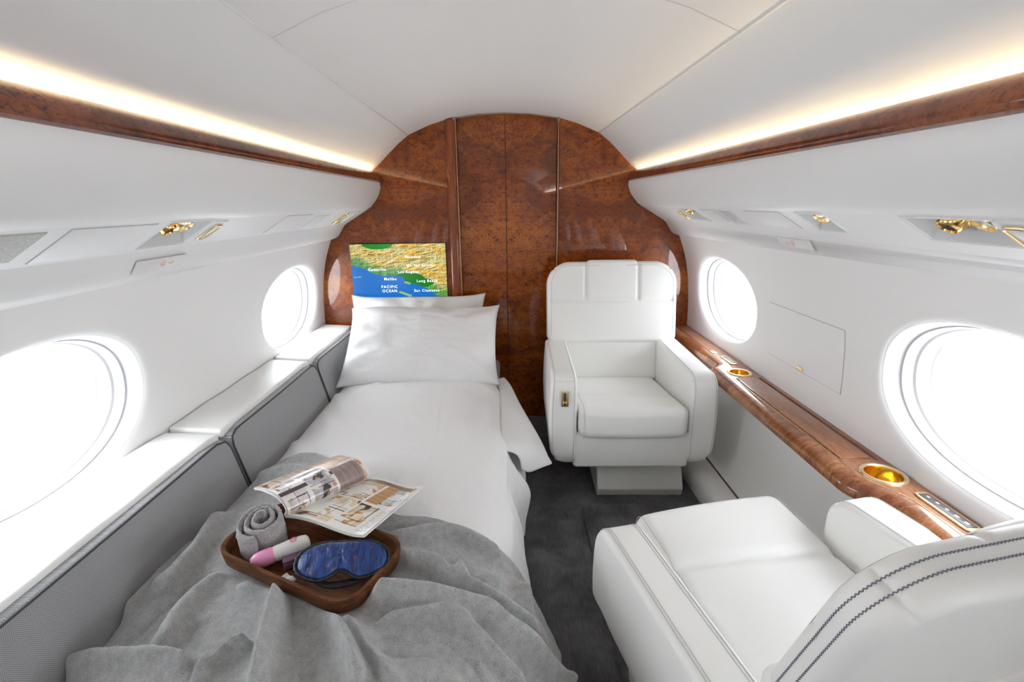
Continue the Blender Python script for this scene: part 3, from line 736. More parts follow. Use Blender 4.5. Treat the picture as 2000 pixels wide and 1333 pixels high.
# ---- bedding shaped over the seat
BP = np.array([(-.915, .385), (-.885, .435), (-.83, .467), (-.70, .482), (-.45, .488), (-.22, .480), (-.10, .458), (-.035, .415), (-.005, .355), (.012, .26), (.02, .145), (.025, .02)])
_d = np.r_[0, np.cumsum(np.hypot(*np.diff(BP, axis=0).T))]; SMAX = float(_d[-1])
_s = np.linspace(0, SMAX, 400); kk = np.hanning(31); kk /= kk.sum()
_sm = lambda a: np.convolve(np.pad(a, 15, mode='reflect', reflect_type='odd'), kk, 'valid')
_bx, _bz = _sm(np.interp(_s, _d, BP[:, 0])), _sm(np.interp(_s, _d, BP[:, 1]))
def bed(s, Y):
    x = np.interp(s, _s, _bx); z = np.interp(s, _s, _bz)
    fl = np.clip((1.55-Y)/.6, 0, 1); fl = fl*fl*(3-2*fl); dep = np.clip((.42-z)/.4, 0, 1)*(s > .7)
    return x+.13*fl*dep**1.2, z
def pdist(s, Y, path):
    """signed distance to a polyline in (s, Y) and position along it"""
    P = smooth_path(path, 40); best = np.full(s.shape, 9.); sg = np.zeros(s.shape); tt = np.zeros(s.shape)
    for i in range(len(P)-1):
        a, b = P[i], P[i+1]; d = b-a; l2 = d@d+1e-12
        t = np.clip(((s-a[0])*d[0]+(Y-a[1])*d[1])/l2, 0, 1); dx, dy = s-a[0]-t*d[0], Y-a[1]-t*d[1]; q = np.hypot(dx, dy); k = q < best
        best = np.where(k, q, best); sg = np.where(k, np.sign(d[0]*dy-d[1]*dx), sg); tt = np.where(k, (i+t)/(len(P)-1), tt)
    return best, sg, tt
def ridge(s, Y, path, h, w_, w2=None, taper=.15):
    b, sg, t = pdist(s, Y, path); ww = np.where(sg > 0, w_, w2 if w2 else w_)
    tap = ss(t, 0, taper)*(1-ss(t, 1-taper, 1))*.85+.15
    return h*np.exp(-(b/ww)**2)*tap
def cloth(name, s0, s1, y0f, y1f, ns, ny, dispf, m, thick, off0, parent=None, uvs=False):
    """sheet over the bed: s across, Y along between y0f(s) and y1f(s); dispf = height above the bed surface"""
    s = np.linspace(s0, s1, ns); V = []
    T = np.linspace(0, 1, ny); Sg, Tg = np.meshgrid(s, T, indexing='ij')
    Yg = y0f(Sg)+(y1f(Sg)-y0f(Sg))*Tg
    X, Z = bed(Sg, Yg); e = 1e-3; X2, Z2 = bed(Sg+e, Yg); X1, Z1 = bed(Sg-e, Yg)
    nx_, nz_ = -(Z2-Z1), (X2-X1); l = np.hypot(nx_, nz_)+1e-12; nx_, nz_ = nx_/l, nz_/l
    d = off0+dispf(Sg, Yg)
    V = np.stack([X+nx_*d, Yg, Z+nz_*d], -1)
    o = mo(name, V.reshape(-1, 3), grid(ns, ny), m, parent)
    md = o.modifiers.new('solid', 'SOLIDIFY'); md.thickness = thick; md.offset = -1 if True else 1
    return o
def nz2(s, y, f, sd): return fbm(s*f, y*f, sd, 3)
# duvet
def duvet_h(s, Y):
    h = .004*nz2(s, Y, 7, 1)+.0018*nz2(s*1.6, Y, 22, 2)
    top = np.clip((1.0-s)/.1, 0, 1)
    h = h+.010*top*np.sin(PI*np.clip(s/1.0, 0, 1))
    h += ridge(s, Y, [(.606, 2.42), (.644, 1.852), (.657, 1.562), (.676, 1.369)], .0028, .005)
    h += ridge(s, Y, [(.50, 2.49), (.62, 2.475), (.74, 2.44), (.86, 2.37), (.96, 2.22)], .012, .02, .05)
    h += ridge(s, Y, [(.62, 2.40), (.78, 2.36), (.90, 2.25), (1.0, 2.02)], .007, .018, .04)
    for (a, b, c_, d_, hh, ww) in ((.05, 2.35, .22, 2.0, .008, .03), (.08, 2.1, .25, 1.75, .007, .03), (.04, 1.85, .18, 1.62, .006, .025), (.85, 2.1, .90, 1.6, .006, .03), (.94, 1.9, .93, 1.3, .006, .025), (.30, 2.42, .18, 2.2, .006, .03), (.98, 1.5, .96, 1.15, .006, .02)):
        h += ridge(s, Y, [(a, b), ((a+c_)/2+.01, (b+d_)/2), (c_, d_)], hh*1.5, ww*.8)
    side = ss(s, .92, 1.15); h += side*(.013*np.sin(Y*19+2*np.sin(Y*7))+.007*np.sin(Y*47+s*5))
    h += side*.050*np.exp(-((Y-1.84)/.13)**2)*np.exp(-((s-1.13)/.11)**2)
    return h
duvet = cloth('duvet', .0, SMAX-.02, lambda s: .15+0*s, lambda s: 2.56-.05*ss(s, .8, 1.1)-.0*s, 150, 330, duvet_h, M['cotton'], .008, .006)
tag(duvet, 'white cotton duvet spread over the sofa bed and hanging to the carpet', 'duvet')
# corner of the top sheet hanging out over the aisle
top_e = smooth_path([(-.075, 2.50, .455), (-.055, 2.36, .452), (-.045, 2.18, .445), (-.045, 2.0, .435), (-.04, 1.88, .425), (-.03, 1.80, .41)], 40)
hem = smooth_path([(-.035, 2.52, .43), (.02, 2.45, .385), (.075, 2.26, .36), (.125, 2.06, .335), (.165, 1.93, .308), (.180, 1.895, .298), (.150, 1.862, .298), (.112, 1.838, .298), (.075, 1.82, .300), (.040, 1.81, .315)], 40)
V = []
for i in range(40):
    for t in np.linspace(0, 1, 22):
        p = top_e[i]*(1-t)+hem[i]*t; bulge = math.sin(PI*t)*(.028+.004*math.sin(i*.35))+.006*math.sin(i*.45+t*2)*t
        V.append(p+np.array([bulge*.75, 0, bulge*.75]))
o = mo('hanging_corner', V, grid(40, 22), M['cotton'], duvet); md = o.modifiers.new('s', 'SOLIDIFY'); md.thickness = .004

# blanket
EDGE = [(0, 1.50), (.06, 1.54), (.13, 1.60), (.182, 1.636), (.24, 1.62), (.30, 1.58), (.38, 1.48), (.47, 1.36), (.55, 1.27), (.625, 1.235), (.70, 1.228), (.80, 1.205), (.87, 1.18), (.93, 1.16), (1.0, 1.145), (1.10, 1.15), (1.20, 1.16), (1.36, 1.16)]
def bl_edge(s): return np.interp(s, [p[0] for p in EDGE], [p[1] for p in EDGE])
RG = [([(0.111, 1.30), (0.125, 1.20), (0.139, 1.12), (0.144, 1.05), (0.139, 0.99), (.12, .93)], .022, .022, .035),
      ([(.06, 1.22), (.07, 1.10), (.085, 1.0), (.08, .90)], .014, .015, .02),
      ([(0.235, 1.03), (0.212, 0.99), (0.192, 0.94), (0.175, 0.89), (0.165, 0.84), (0.165, 0.80)], -.022, .020, .030),
      ([(0.33, 1.0), (0.27, 1.0), (0.232, 0.965), (0.222, 0.92), (0.225, 0.87), (0.235, 0.82), (.25, .78)], .016, .030, .03),
      ([(0.30, 0.96), (0.345, 0.97), (0.385, 0.965), (0.415, 0.94), (0.430, 0.90), (0.440, 0.86), (0.455, 0.80), (0.475, 0.73), (.50, .60)], .032, .028, .020),
      ([(0.464, 0.93), (0.485, 0.875), (0.52, 0.80), (0.56, 0.727), (.60, .60)], -.018, .016, .016),
      ([(.48, .96), (.53, .90), (.575, .84), (.63, .76), (.68, .68)], .024, .026, .018),
      ([(0.06, 0.79), (0.103, 0.785), (0.158, 0.778), (0.234, 0.768), (0.300, 0.76), (0.345, 0.745)], .020, .014, .025),
      ([(0.359, 0.70), (0.367, 0.755), (0.391, 0.784), (0.424, 0.80)], .018, .014, .014),
      ([(.26, .86), (.31, .83), (.35, .79), (.34, .74)], -.012, .03, .03),
      ([(0.58, 1.10), (0.617, 1.110), (0.676, 1.128), (0.752, 1.155), (0.807, 1.153), (0.872, 1.122), (0.932, 1.10)], .018, .018, .022),
      ([(0.59, 1.160), (0.671, 1.175), (0.731, 1.19), (.80, 1.18)], -.008, .016, .016),
      ([(0.625, 1.09), (0.652, 1.068), (0.695, 1.03), (0.755, 1.01), (0.782, 0.985), (0.815, 0.962), (0.872, 0.935), (0.926, 0.927), (0.978, 0.931), (1.03, 0.93)], .026, .026, .016),
      ([(0.70, 1.06), (0.755, 1.045), (.80, 1.03), (0.85, .985), (0.91, 0.97)], -.010, .022, .02),
      ([(0.58, 0.925), (0.627, 0.918), (0.684, 0.914), (0.771, 0.904), (0.839, 0.894), (0.872, 0.894), (0.902, 0.877), (0.956, 0.877), (1.013, 0.875), (1.087, 0.898), (1.17, .93)], .030, .014, .030),
      ([(0.545, 0.90), (0.575, 0.87), (0.608, 0.835), (0.655, 0.782), (0.704, 0.728), (.75, .66)], .014, .030, .008),
      ([(0.641, 0.833), (0.698, 0.854), (0.777, 0.867), (0.826, 0.862), (0.866, 0.835), (0.91, 0.802), (0.943, 0.788), (1.0, .77)], .016, .014, .014),
      ([(0.66, 0.785), (0.739, 0.800), (0.799, 0.803), (0.847, 0.780), (0.866, 0.755), (.89, .70)], -.016, .020, .020),
      ([(0.953, 1.09), (0.978, 1.043), (0.983, 0.983), (1.029, 0.939), (1.089, 0.912), (1.16, .90)], .018, .022, .022),
      ([(0.80, 0.965), (0.830, 0.978), (0.868, 1.008), (0.917, 1.045)], .014, .014, .016),
      ([(.10, 1.46), (.20, 1.50), (.30, 1.46)], .014, .03, .03), ([(.13, 1.56), (.2, 1.58), (.27, 1.55)], -.004, .02, .02)]
def blanket_h(s, Y):
    h = .0035*nz2(s, Y, 9, 21)+.0015*nz2(s, Y, 30, 22)
    r = sum(ridge(s, Y, p, a*2.25, b*.85, c_*.85) for p, a, b, c_ in RG)
    # pressed flat under the tray
    a = R(-24.6); dx, dy = bed(s, Y)[0]+.502, Y-1.046; uu = dx*math.cos(a)+dy*math.sin(a); vv = -dx*math.sin(a)+dy*math.cos(a)
    tr_ = (1-ss(np.abs(uu), .195, .245))*(1-ss(np.abs(vv), .10, .15))
    h = h*(1-.9*tr_)+r*(1-tr_)
    # the near part of the bed rises a little where the cloth bunches
    h += .010*(1-ss(Y, .65, .85))*(s < 2)*np.sin(PI*np.clip(s/1.0, 0, 1))
    side = ss(s, .98, 1.2); h += side*(.018*np.sin(Y*24+1.0)+.008*np.sin(Y*57))
    return np.maximum(h*1.0, duvet_h(s, Y)+.003-.020)
blanket = cloth('wool_blanket', .0, SMAX-.10, lambda s: .12+0*s, bl_edge, 300, 300, blanket_h, M['wool'], .005, .026)
tag(blanket, 'crumpled grey wool blanket draped over the foot of the sofa bed', 'blanket')
# turned hem thickens the far edge
P = []
for s_ in np.linspace(0.01, SMAX-.11, 220):
    s_a = np.array([s_]); y_ = bl_edge(s_a); X, Z = bed(s_a, y_); X2, Z2 = bed(s_a+1e-3, y_); d = np.array([-(Z2-Z)[0], (X2-X)[0]]); d /= np.linalg.norm(d); h = .023+blanket_h(s_a, y_)[0]
    P.append((X[0]+d[0]*h, y_[0], Z[0]+d[1]*h))
V, F = tube(P, .0036, 8); mo('hem', V, F, M['wool'], blanket)

# ---- pillows
def pillow(name, W_, H_, T, loc, rx, rz, seed, label, pin=.035, ry=0, sag=None):
    nu, nv = 80, 60; V = []
    for side in (1, -1):
        for i in range(nu):
            for j in range(nv):
                u_, v_ = -1+2*i/(nu-1), -1+2*j/(nv-1)
                th = T*((1-abs(u_)**3.2)*(1-abs(v_)**3.2))**.55
                # seam-line pucker: edges pull in between pointed corners
                x = u_*W_*(1-pin*(1-v_**2)); y = v_*H_*(1-pin*1.3*(1-u_**2))
                x += .012*np.sign(u_)*abs(u_)**6*abs(v_)**6; y += .012*np.sign(v_)*abs(u_)**6*abs(v_)**6
                rad = math.hypot(u_, v_); an = math.atan2(v_, u_)
                wr = .013*math.sin(an*11+seed+2*math.sin(an*3+seed))*ss(rad, .55, 1.05)*(1-max(abs(u_), abs(v_))**8)
                wr += .002*math.exp(-((v_-.38+.25*u_*u_)/.02)**2)*(abs(u_) < .8)+.0015*math.exp(-((u_+.02)/.012)**2)*(abs(v_) < .9)
                wr += .012*float(fbm(np.array(u_*3.5), np.array(v_*3.5), seed, 3))*(1-max(abs(u_), abs(v_))**6)
                z = side*(th+ (wr if side > 0 else 0))+.010*math.sin(u_*4+seed)*(abs(v_))**3
                if sag: z += sag(u_, v_)
                V.append((x, y, z))
    n1 = nu*nv; G = grid(nu, nv); F = G+[tuple(k+n1 for k in f[::-1]) for f in G]
    o = mo(name, V, F, M['cotton']); bm = bmesh.new(); bm.from_mesh(o.data); bmesh.ops.remove_doubles(bm, verts=bm.verts, dist=.0008); bmesh.ops.recalc_face_normals(bm, faces=bm.faces); bm.to_mesh(o.data); bm.free()
    o.location = loc; o.rotation_euler = (rx, ry, rz); tag(o, label, 'pillow', 'white pillows at the head of the bed'); return o
p1 = pillow('pillow', .412, .250, .092, (-.474, 2.560, .645), R(40), R(0), 3, 'plump white pillow in front, its lower edge on the duvet')
p2 = pillow('pillow', .395, .240, .055, (-.545, 2.84, .625), R(66), R(0), 8, 'white pillow behind the front pillow, leaning against the bulkhead')

# ================================================================ ARMCHAIRS
def chain(fs):
    def f(P):
        P = np.array(P, float)
        for g in fs: P = g(P)
        return P
    return f
def recline(a, y0, z0):
    def f(P):
        P = P.copy(); dy, dz = P[:, 1]-y0, P[:, 2]-z0
        P[:, 1] = y0+dy*math.cos(a)-dz*math.sin(a); P[:, 2] = z0+dy*math.sin(a)+dz*math.cos(a); return P
    return f
def armchair(loc, yaw, label, armL=.645, armR=.645, thread='thread', first=True, back_ang=10, stitch_r=.0009, yfR=.335, px=-.07, by=-.282, bzt=1.072, bhx=.352, br=.125, bth=.062, pad=(.022, -.107), shell=(.335, -.325), ins=(.030, .042), edge=False):
    ch = empty('armchair', loc, yaw, label=label, cat='armchair', group='white leather cabin armchairs')
    Lm = M['leather']; th = M[thread]
    # pedestal: leather-covered wedge
    poly = [(-.17, 0), (.245, 0), (.262, .045), (.16, .24), (-.17, .24)]
    V, F = prism(poly, -.205, .205, axis=0); ped = mo('pedestal', [(x+px, y, z) for x, y, z in V], F, M['leather_grey'], ch, smooth=False)
    md = ped.modifiers.new('b', 'BEVEL'); md.width = .006; md.segments = 3
    text_mesh('___ __\n__ __', .011, M['thread'], ped, (px, .252, .072), (R(115), 0, PI), ext=.0002, name='small_marking') if first else None
    # tub under the seat
    V, F = rbox((.262, .29, .088), .018, (3, 3, 3), 3); mo('front_panel', xf(V, (0, .035, .284)), F, Lm, ch)
    # seat cushion
    def seat(P):
        P = P.copy(); x, y, z = P[:, 0], P[:, 1], P[:, 2]; t = (y+.31)/.62; up = ss(z, -.02, .07)
        z2 = z-.075*(1-t)*up-.02*(1-t)*(1-up)
        z2 += up*(.014*(1-(x/.245)**2)*np.sin(PI*np.clip(t, 0, 1)))
        z2 -= up*.013*np.exp(-((y-.085+.02*(x/.245))/.012)**2)*(1-.2*(x/.245)**2)
        z2 -= up*.012*np.exp(-((y-.02)/.10)**2)*(1-(x/.3)**2)
        z2 += up*(.0016*np.sin(x*70+y*22+2*np.sin(y*31))*(y < .09)*np.exp(-((y+.02)/.09)**2))
        P[:, 2] = z2; P[:, 1] = y+.012*(1-(x/.245)**2)*(y > .2); return P
    V, F = rbox((.243, .312, .078), .045, (14, 44, 4), 5, [seat]); V = xf(V, (0, .052, .432)); sc_ = mo('seat_cushion', V, F, Lm, ch)
    for sx in (-1, 1):
        P = np.array([[sx*.222, y, .0786] for y in np.linspace(-.2, .262, 30)]+[[sx*.222, .262+.05*math.sin(a), .0286+.05*math.cos(a)] for a in np.linspace(.1, PI/2, 10)]+[[sx*.222, .3125, z] for z in np.linspace(.02, -.07, 8)])
        P = seat(P)+np.array([0, .052, .432]); V, F = tube(P, stitch_r, 5); mo('seam', V, F, th, sc_)
    # arms
    for sx, top in ((-1, armL), (1, armR)):
        z0 = .195; hz = (top-z0)/2; low = top < .6; yf = .335 if sx < 0 else yfR; yb = -.30; hy = (yf-yb)/2; yc = (yf+yb)/2; zc = (top+z0)/2; hx = .057
        xo = sx*.306
        fs = [round2d(hx-.075, -hz+.10, 1, -1, 0, 2) if sx > 0 else round2d(-hx+.075, -hz+.10, -1, -1, 0, 2),
              round2d(hy-.075, hz-.075, 1, 1, 1, 2), round2d(hy-.09, -hz+.09, 1, -1, 1, 2)]
        def bow(P, sx=sx, hz=hz):
            P = P.copy(); P[:, 0] += sx*.010*np.cos(PI*P[:, 2]/(2*hz))*(P[:, 0]*sx > 0)*1.0; return P
        fn = chain(fs+[bow]); V, F = rbox((hx, hy, hz), .020, (10, 26, 22), 4, [fn]); a = mo('armrest', xf(V, (xo, yc, zc)), F, Lm, ch)
        for e in (-1, 1):
            xx = e*(hx-.014)
            pth = [[xx, y, hz] for y in np.linspace(-hy+.03, hy-.075, 16)]+[[xx, hy-.075*(1-math.tan(b)), hz] for b in np.linspace(0, PI/4, 6)]+[[xx, hy, hz-.075*(1-math.tan(b))] for b in np.linspace(PI/4, 0, 6)]+[[xx, hy, z] for z in np.linspace(hz-.08, -hz+.09, 14)]+[[xx, hy, -hz+.09-.09*math.tan(b)] for b in np.linspace(0, PI/4, 6)]
            P = fn(np.array(pth)); cc = P.mean(0); 
            for off_ in ((0, .008) if low else (0,)):
                q = P.copy(); q[:, 0] -= e*off_; V, F = tube(q+np.array([xo, yc, zc+.0003]), stitch_r, 5); mo('seam', V, F, th, a)
        if sx > 0 and first:   # gold recline latch set in the arm front (chair's own right arm is the viewer's left)
            pass
    # backrest: lower lumbar part and wide upper part with head pad
    rc = recline(R(back_ang), -.24, .42)
    V, F = rbox((.262, .060, .125), .035, (8, 4, 8), 4); V = rc(xf(V, (0, -.292, .535))); mo('lumbar_cushion', V, F, Lm, ch)
    hx, hz = bhx, (bzt-.628)/2; zc = (bzt+.628)/2; yb_ = by
    fs = [round2d(hx-br, hz-br, 1, 1, 0, 2), round2d(-hx+br, hz-br, -1, 1, 0, 2), round2d(hx-.04, -hz+.04, 1, -1, 0, 2), round2d(-hx+.04, -hz+.04, -1, -1, 0, 2)]
    def crown(P):
        P = P.copy(); x, y, z = P[:, 0], P[:, 1], P[:, 2]; fr = (y > 0)
        P[:, 1] = y+np.where(fr, .010*np.cos(PI*x/.8)*np.cos(PI*z/.6), -.022*np.cos(PI*x/.75)*np.cos(PI*z/.7))
        P[:, 1] -= fr*.010*np.exp(-((z-.012)/.008)**2)*(np.abs(x) < .335)
        P[:, 1] -= fr*.009*np.exp(-((np.abs(x)-.143)/.006)**2)*(z > .012); return P
    ub = chain(fs+[crown]); V, F = rbox((hx, bth, hz), .024, (60, 4, 44), 5, [ub]); upper = mo('backrest', rc(xf(V, (0, by, zc))), F, Lm, ch)
    def hp(P):
        P = P.copy(); P[:, 1] += .008*np.cos(PI*P[:, 0]/.30)*(P[:, 1] > 0); return P
    V, F = rbox((.139, .040, .116), .022, (8, 3, 8), 4, [hp]); mo('head_pad', rc(xf(V, (0, by+pad[0], bzt+pad[1]))), F, Lm, ch)
    # rear shell and its double stitching
    def outline(ins, n_=26):
        a, b, r = hx-ins, hz-ins, br-ins; pts = [(-a, -b+.02), (-a, b-r)]
        for k in range(n_): t_ = PI-PI/2*k/(n_-1); pts.append((-a+r+r*math.cos(t_), b-r+r*math.sin(t_)))
        for k in range(n_): t_ = PI/2-PI/2*k/(n_-1); pts.append((a-r+r*math.cos(t_), b-r+r*math.sin(t_)))
        pts += [(a, b-r), (a, -b+.02)]
        P = np.array(pts); dd = np.r_[0, np.cumsum(np.hypot(*np.diff(P, axis=0).T))]; L_ = np.linspace(0, dd[-1], 900)
        return np.stack([np.interp(L_, dd, P[:, 0]), np.interp(L_, dd, P[:, 1])], -1), L_
    for ins, face in ((ins[0], -1), (ins[1], -1), (.022, 1)):
        Q, L_ = outline(ins)
        yv = face*bth+(.010*np.cos(PI*Q[:, 0]/.8)*np.cos(PI*Q[:, 1]/.6) if face > 0 else -.022*np.cos(PI*Q[:, 0]/.75)*np.cos(PI*Q[:, 1]/.7))
        if edge and face < 0: Q, L_ = outline(-.0004); yv = bth-ins-.025*(1-abs(Q[:, 0])/bhx)*0; yv = np.full(len(Q), bth-.004-ins+.0)
        P = np.stack([Q[:, 0], yv+face*(.0003+ (.0010*np.sin(L_*2*PI/.0062) if face < 0 else 0)), Q[:, 1]], -1)
        P = rc(P+np.array([0, by, zc])); V, F = tube(P, .0010 if face < 0 else stitch_r, 5); mo('stitching' if face < 0 else 'seam', V, F, M['thread_dark'] if face < 0 else th, upper)
    # rear shell below, closing the tub
    V, F = rbox((shell[0], .045, .22), .030, (6, 2, 6), 4, [round2d(shell[0]-.08, -.22+.08, 1, -1, 0, 2), round2d(-shell[0]+.08, -.22+.08, -1, -1, 0, 2)]); mo('back_shell', xf(V, (0, shell[1], .43)), F, Lm, ch)
    return ch
far = armchair((.555, 2.335, 0), PI+R(-1.5), 'white leather armchair facing the camera in front of the wood bulkhead')
near = armchair((.660, .935, 0), R(12), 'white leather armchair in the foreground seen from behind, inboard armrest lowered', armL=.525, armR=.61, first=False, yfR=.19, back_ang=19, by=-.225, bzt=.985, bhx=.330, br=.11, bth=.032, pad=(.004, -.13), shell=(.318, -.285), ins=(.016, .034), edge=True)
for o in list(far.children):
    if o.name.startswith('armrest'): pass
# gold recline latch in the front of the far chair's aisle-side arm
def latch(par, x, y, z):
    V, F = rbox((.0165, .004, .036), .002, 1, 2); a = mo('latch_plate', xf(V, (x, y, z)), F, M['gold_rim'], par)
    V, F = rbox((.0055, .003, .024), .002, 1, 2); mo('latch_slot', xf(V, (x, y+.003, z+.004)), F, M['dark_metal'], a)
    V, F = rbox((.009, .008, .008), .003, 1, 2); mo('latch_button', xf(V, (x, y+.006, z-.018)), F, M['gold'], a)
latch(far, .306, .338, .545)

# ================================================================ FLOOR MAT
def mat_shape(P): return P
V, F = rbox((.50, .85, .007), .006, (3, 3, 1), 2, [round2d(.5-.05, .85-.05, 1, 1, 0, 1), round2d(-.5+.05, .85-.05, -1, 1, 0, 1)])
V, F = rbox((.29, .60, .008), .007, (16, 24, 1), 3, [round2d(-.29+.04, .60-.04, -1, 1, 0, 1)])
o = mo('floor_mat', xf(V, (.615, 1.40, .008)), F, M['carpet']); tag(o, 'dark charcoal carpet mat with bound edge between the two armchairs', 'mat')

# ================================================================ THINGS ON THE BLANKET
# tray
TC, TA = (-.502, 1.046), R(-24.6)
TZ = .517
def rrect(lx, ly, r, n_=8):
    pts = []
    for sx, sy, a0 in ((1, 1, 0), (-1, 1, 90), (-1, -1, 180), (1, -1, 270)):
        for k in range(n_+1): a = R(a0+90*k/n_); pts.append((sx*(lx-r)+r*math.cos(a), sy*(ly-r)+r*math.sin(a)))
    return pts
rings = [(.200, .100, .055, .0), (.207, .107, .058, .003), (.212, .112, .06, .012), (.216, .116, .062, .044), (.215, .115, .062, .047), (.207, .107, .054, .047), (.205, .105, .053, .045), (.201, .101, .05, .012), (.195, .095, .045, .009)]
V = []; N = None
for lx, ly, r, z in rings:
    P = rrect(lx, ly, r); N = len(P); V += [(x, y, z) for x, y in P]
F = [(k*N+i, k*N+(i+1) % N, (k+1)*N+(i+1) % N, (k+1)*N+i) for k in range(len(rings)-1) for i in range(N)]+[tuple(range(N)), tuple((len(rings)-1)*N+i for i in range(N))]
tray = mo('wooden_tray', V, F, M['tray'], angle=40); tray.location = (*TC, TZ); tray.rotation_euler = (R(1), R(2), TA); tag(tray, 'rectangular dark wooden tray with rounded corners resting on the grey blanket', 'tray')

# rolled towel standing in the tray's left corner
V = []; nt = 150; nzv = 12; H_ = .085
def spiral(t): th = t*2*PI*2.6; r = .010+.040*t; return th, r
Vt = []
rr_ = []
for side in (0, 1):
    for i in range(nt):
        t = i/(nt-1); th, r = spiral(t); r = r+(.0055 if side else -.0055)*(1 if t < .999 else 1)
        for j in range(nzv):
            z = H_*j/(nzv-1); top = 1-abs(2*j/(nzv-1)-1)**8; rr2 = r if True else r
            mid = .010+.040*t; rj = mid+(r-mid)*max(.25, top)+random.gauss(0, .0009)
            Vt.append((rj*math.cos(th)*(1+.05*math.sin(3*th)), rj*math.sin(th), z+.006*math.sin(th+1)+.010*(1-t)))
n1 = nt*nzv; G = grid(nt, nzv); F = G+[tuple(k+n1 for k in f[::-1]) for f in G]
for j in (0, nzv-1): F += [(i*nzv+j, (i+1)*nzv+j, (i+1)*nzv+j+n1, i*nzv+j+n1) for i in range(nt-1)]
for i in (0, nt-1): F += [(i*nzv+j, i*nzv+j+1, i*nzv+j+1+n1, i*nzv+j+n1) for j in range(nzv-1)]
tow = mo('rolled_towel', Vt, F, M['terry']); tow.scale = (1.12, 1.12, 1.08); tow.location = (-.632, 1.088, TZ+.010); tow.rotation_euler = (R(4), R(-6), R(60)); tag(tow, 'small rolled grey terry towel standing in the corner of the wooden tray', 'towel')

# roll-on bottle with pink cap
bt = empty('toiletry_bottle', (-.570, 1.030, TZ+.040)); bt.rotation_euler = (0, R(90-6), R(28)); tag(bt, 'white roll-on bottle with pink cap lying across the wooden tray', 'bottle')
V, F = lathe([(.0001, .068), (.010, .067), (.017, .062), (.0195, .050), (.0205, .02), (.0190, -.012), (.0175, -.016)], 32, 1.05, .85); body = mo('bottle_body', V, F, M['bottle'], bt)
V, F = lathe([(.0178, -.014), (.0190, -.018), (.0200, -.022), (.0200, -.040), (.0178, -.056), (.011, -.067), (.0001, -.070)], 32, 1.05, .85); mo('bottle_cap', V, F, M['pink'], bt)
V, F = tube([(.0070*math.cos(a), .0095*math.sin(a), 0) for a in np.linspace(0, 2*PI, 21)[:-1]], .0009, 6, True); lg = mo('logo_ring', xf([(p[2], p[1], p[0]) for p in V], (-.0212, -.002, .033)), F, M['logo'], body)
text_mesh('cd', .010, M['logo'], lg, (-.0214, -.002, .033), (PI/2, 0, -PI/2), name='logo_letters').rotation_euler = (0, -PI/2, 0)

# eye mask
em = empty('eye_mask', (-.402, .985, TZ+.052), label='quilted blue satin eye mask with black trim leaning in the wooden tray', cat='eye mask'); em.rotation_euler = (R(18), R(3), R(8))
def mask_out(th):
    c, s_ = math.cos(th), math.sin(th)
    x = .104*math.copysign(abs(c)**.85, c); y = .050*math.copysign(abs(s_)**.9, s_)
    if s_ < 0: y += .026*math.exp(-(x/.028)**2)-.004
    else: y -= .004*math.exp(-(x/.04)**2)
    return x, y
N = 96; V = [(0, .004, .016)]; nr = 16
for k in range(1, nr+1):
    t = k/nr
    for i in range(N):
        x, y = mask_out(2*PI*i/N); puff = .015*(1-t**2.4)**.6
        puff += .0014*math.sin(x*t*190+2*math.sin(y*t*60+x*t*20))*(1-t)**.5*1+.0012*math.sin(i*1.9)*t**4*(1-t)*4
        V.append((x*t, y*t+.004*(1-t), puff+.0012*math.sin(x*90)*(1-t)-.12*0))
F = [(0, 1+i, 1+(i+1) % N) for i in range(N)]+[(1+(k-1)*N+i, 1+(k-1)*N+(i+1) % N, 1+k*N+(i+1) % N, 1+k*N+i) for k in range(1, nr) for i in range(N)]
F.append(tuple(1+(nr-1)*N+i for i in range(N))[::-1])
mo('mask_pad', V, F, M['satin'], em)
P = [(*[q*1.02 for q in mask_out(2*PI*i/N)], -.001+.001*math.sin(i*1.7)) for i in range(N)]; V, F = tube(P, [.0042+.0008*math.sin(i*2.1) for i in range(N)], 8, True); mo('mask_trim', V, F, M['mask_trim'], em)
P = smooth_path([(-.060, -.040, -.006), (-.03, -.052, -.016), (.01, -.048, -.022), (.045, -.04, -.018), (.07, -.036, -.008)], 30); V, F = tube(P, .008, 8, flat=.25); mo('elastic_strap', V, F, M['mask_trim'], em)

# small purple case and clear packet
pc = empty('travel_case', (-.528, 1.028, TZ+.020), R(30), label='tiny purple plastic case in the tray between bottle and eye mask', cat='case')
V, F = rbox((.036, .017, .008), .003, 1, 2); mo('case_base', V, F, M['purple'], pc); V, F = rbox((.0365, .0175, .004), .003, 1, 2); mo('case_lid', xf(V, (0, 0, .013)), F, M['purple'], pc)
cl = empty('clear_sachet', (-.523, .955, TZ+.024), R(-30), label='tiny clear plastic sachet beside the eye mask in the tray', cat='sachet')
V, F = rbox((.017, .010, .003), .002, (6, 4, 1), 2, [lambda P: P+np.stack([0*P[:, 0], 0*P[:, 0], .002*np.sin(P[:, 0]*300)], -1)]); mo('film', V, F, M['clear'], cl)
V, F = rbox((.0015, .010, .0034), .001, 1, 1); mo('sealed_edge', xf(V, (-.0165, 0, 0)), F, M['paper'], cl)

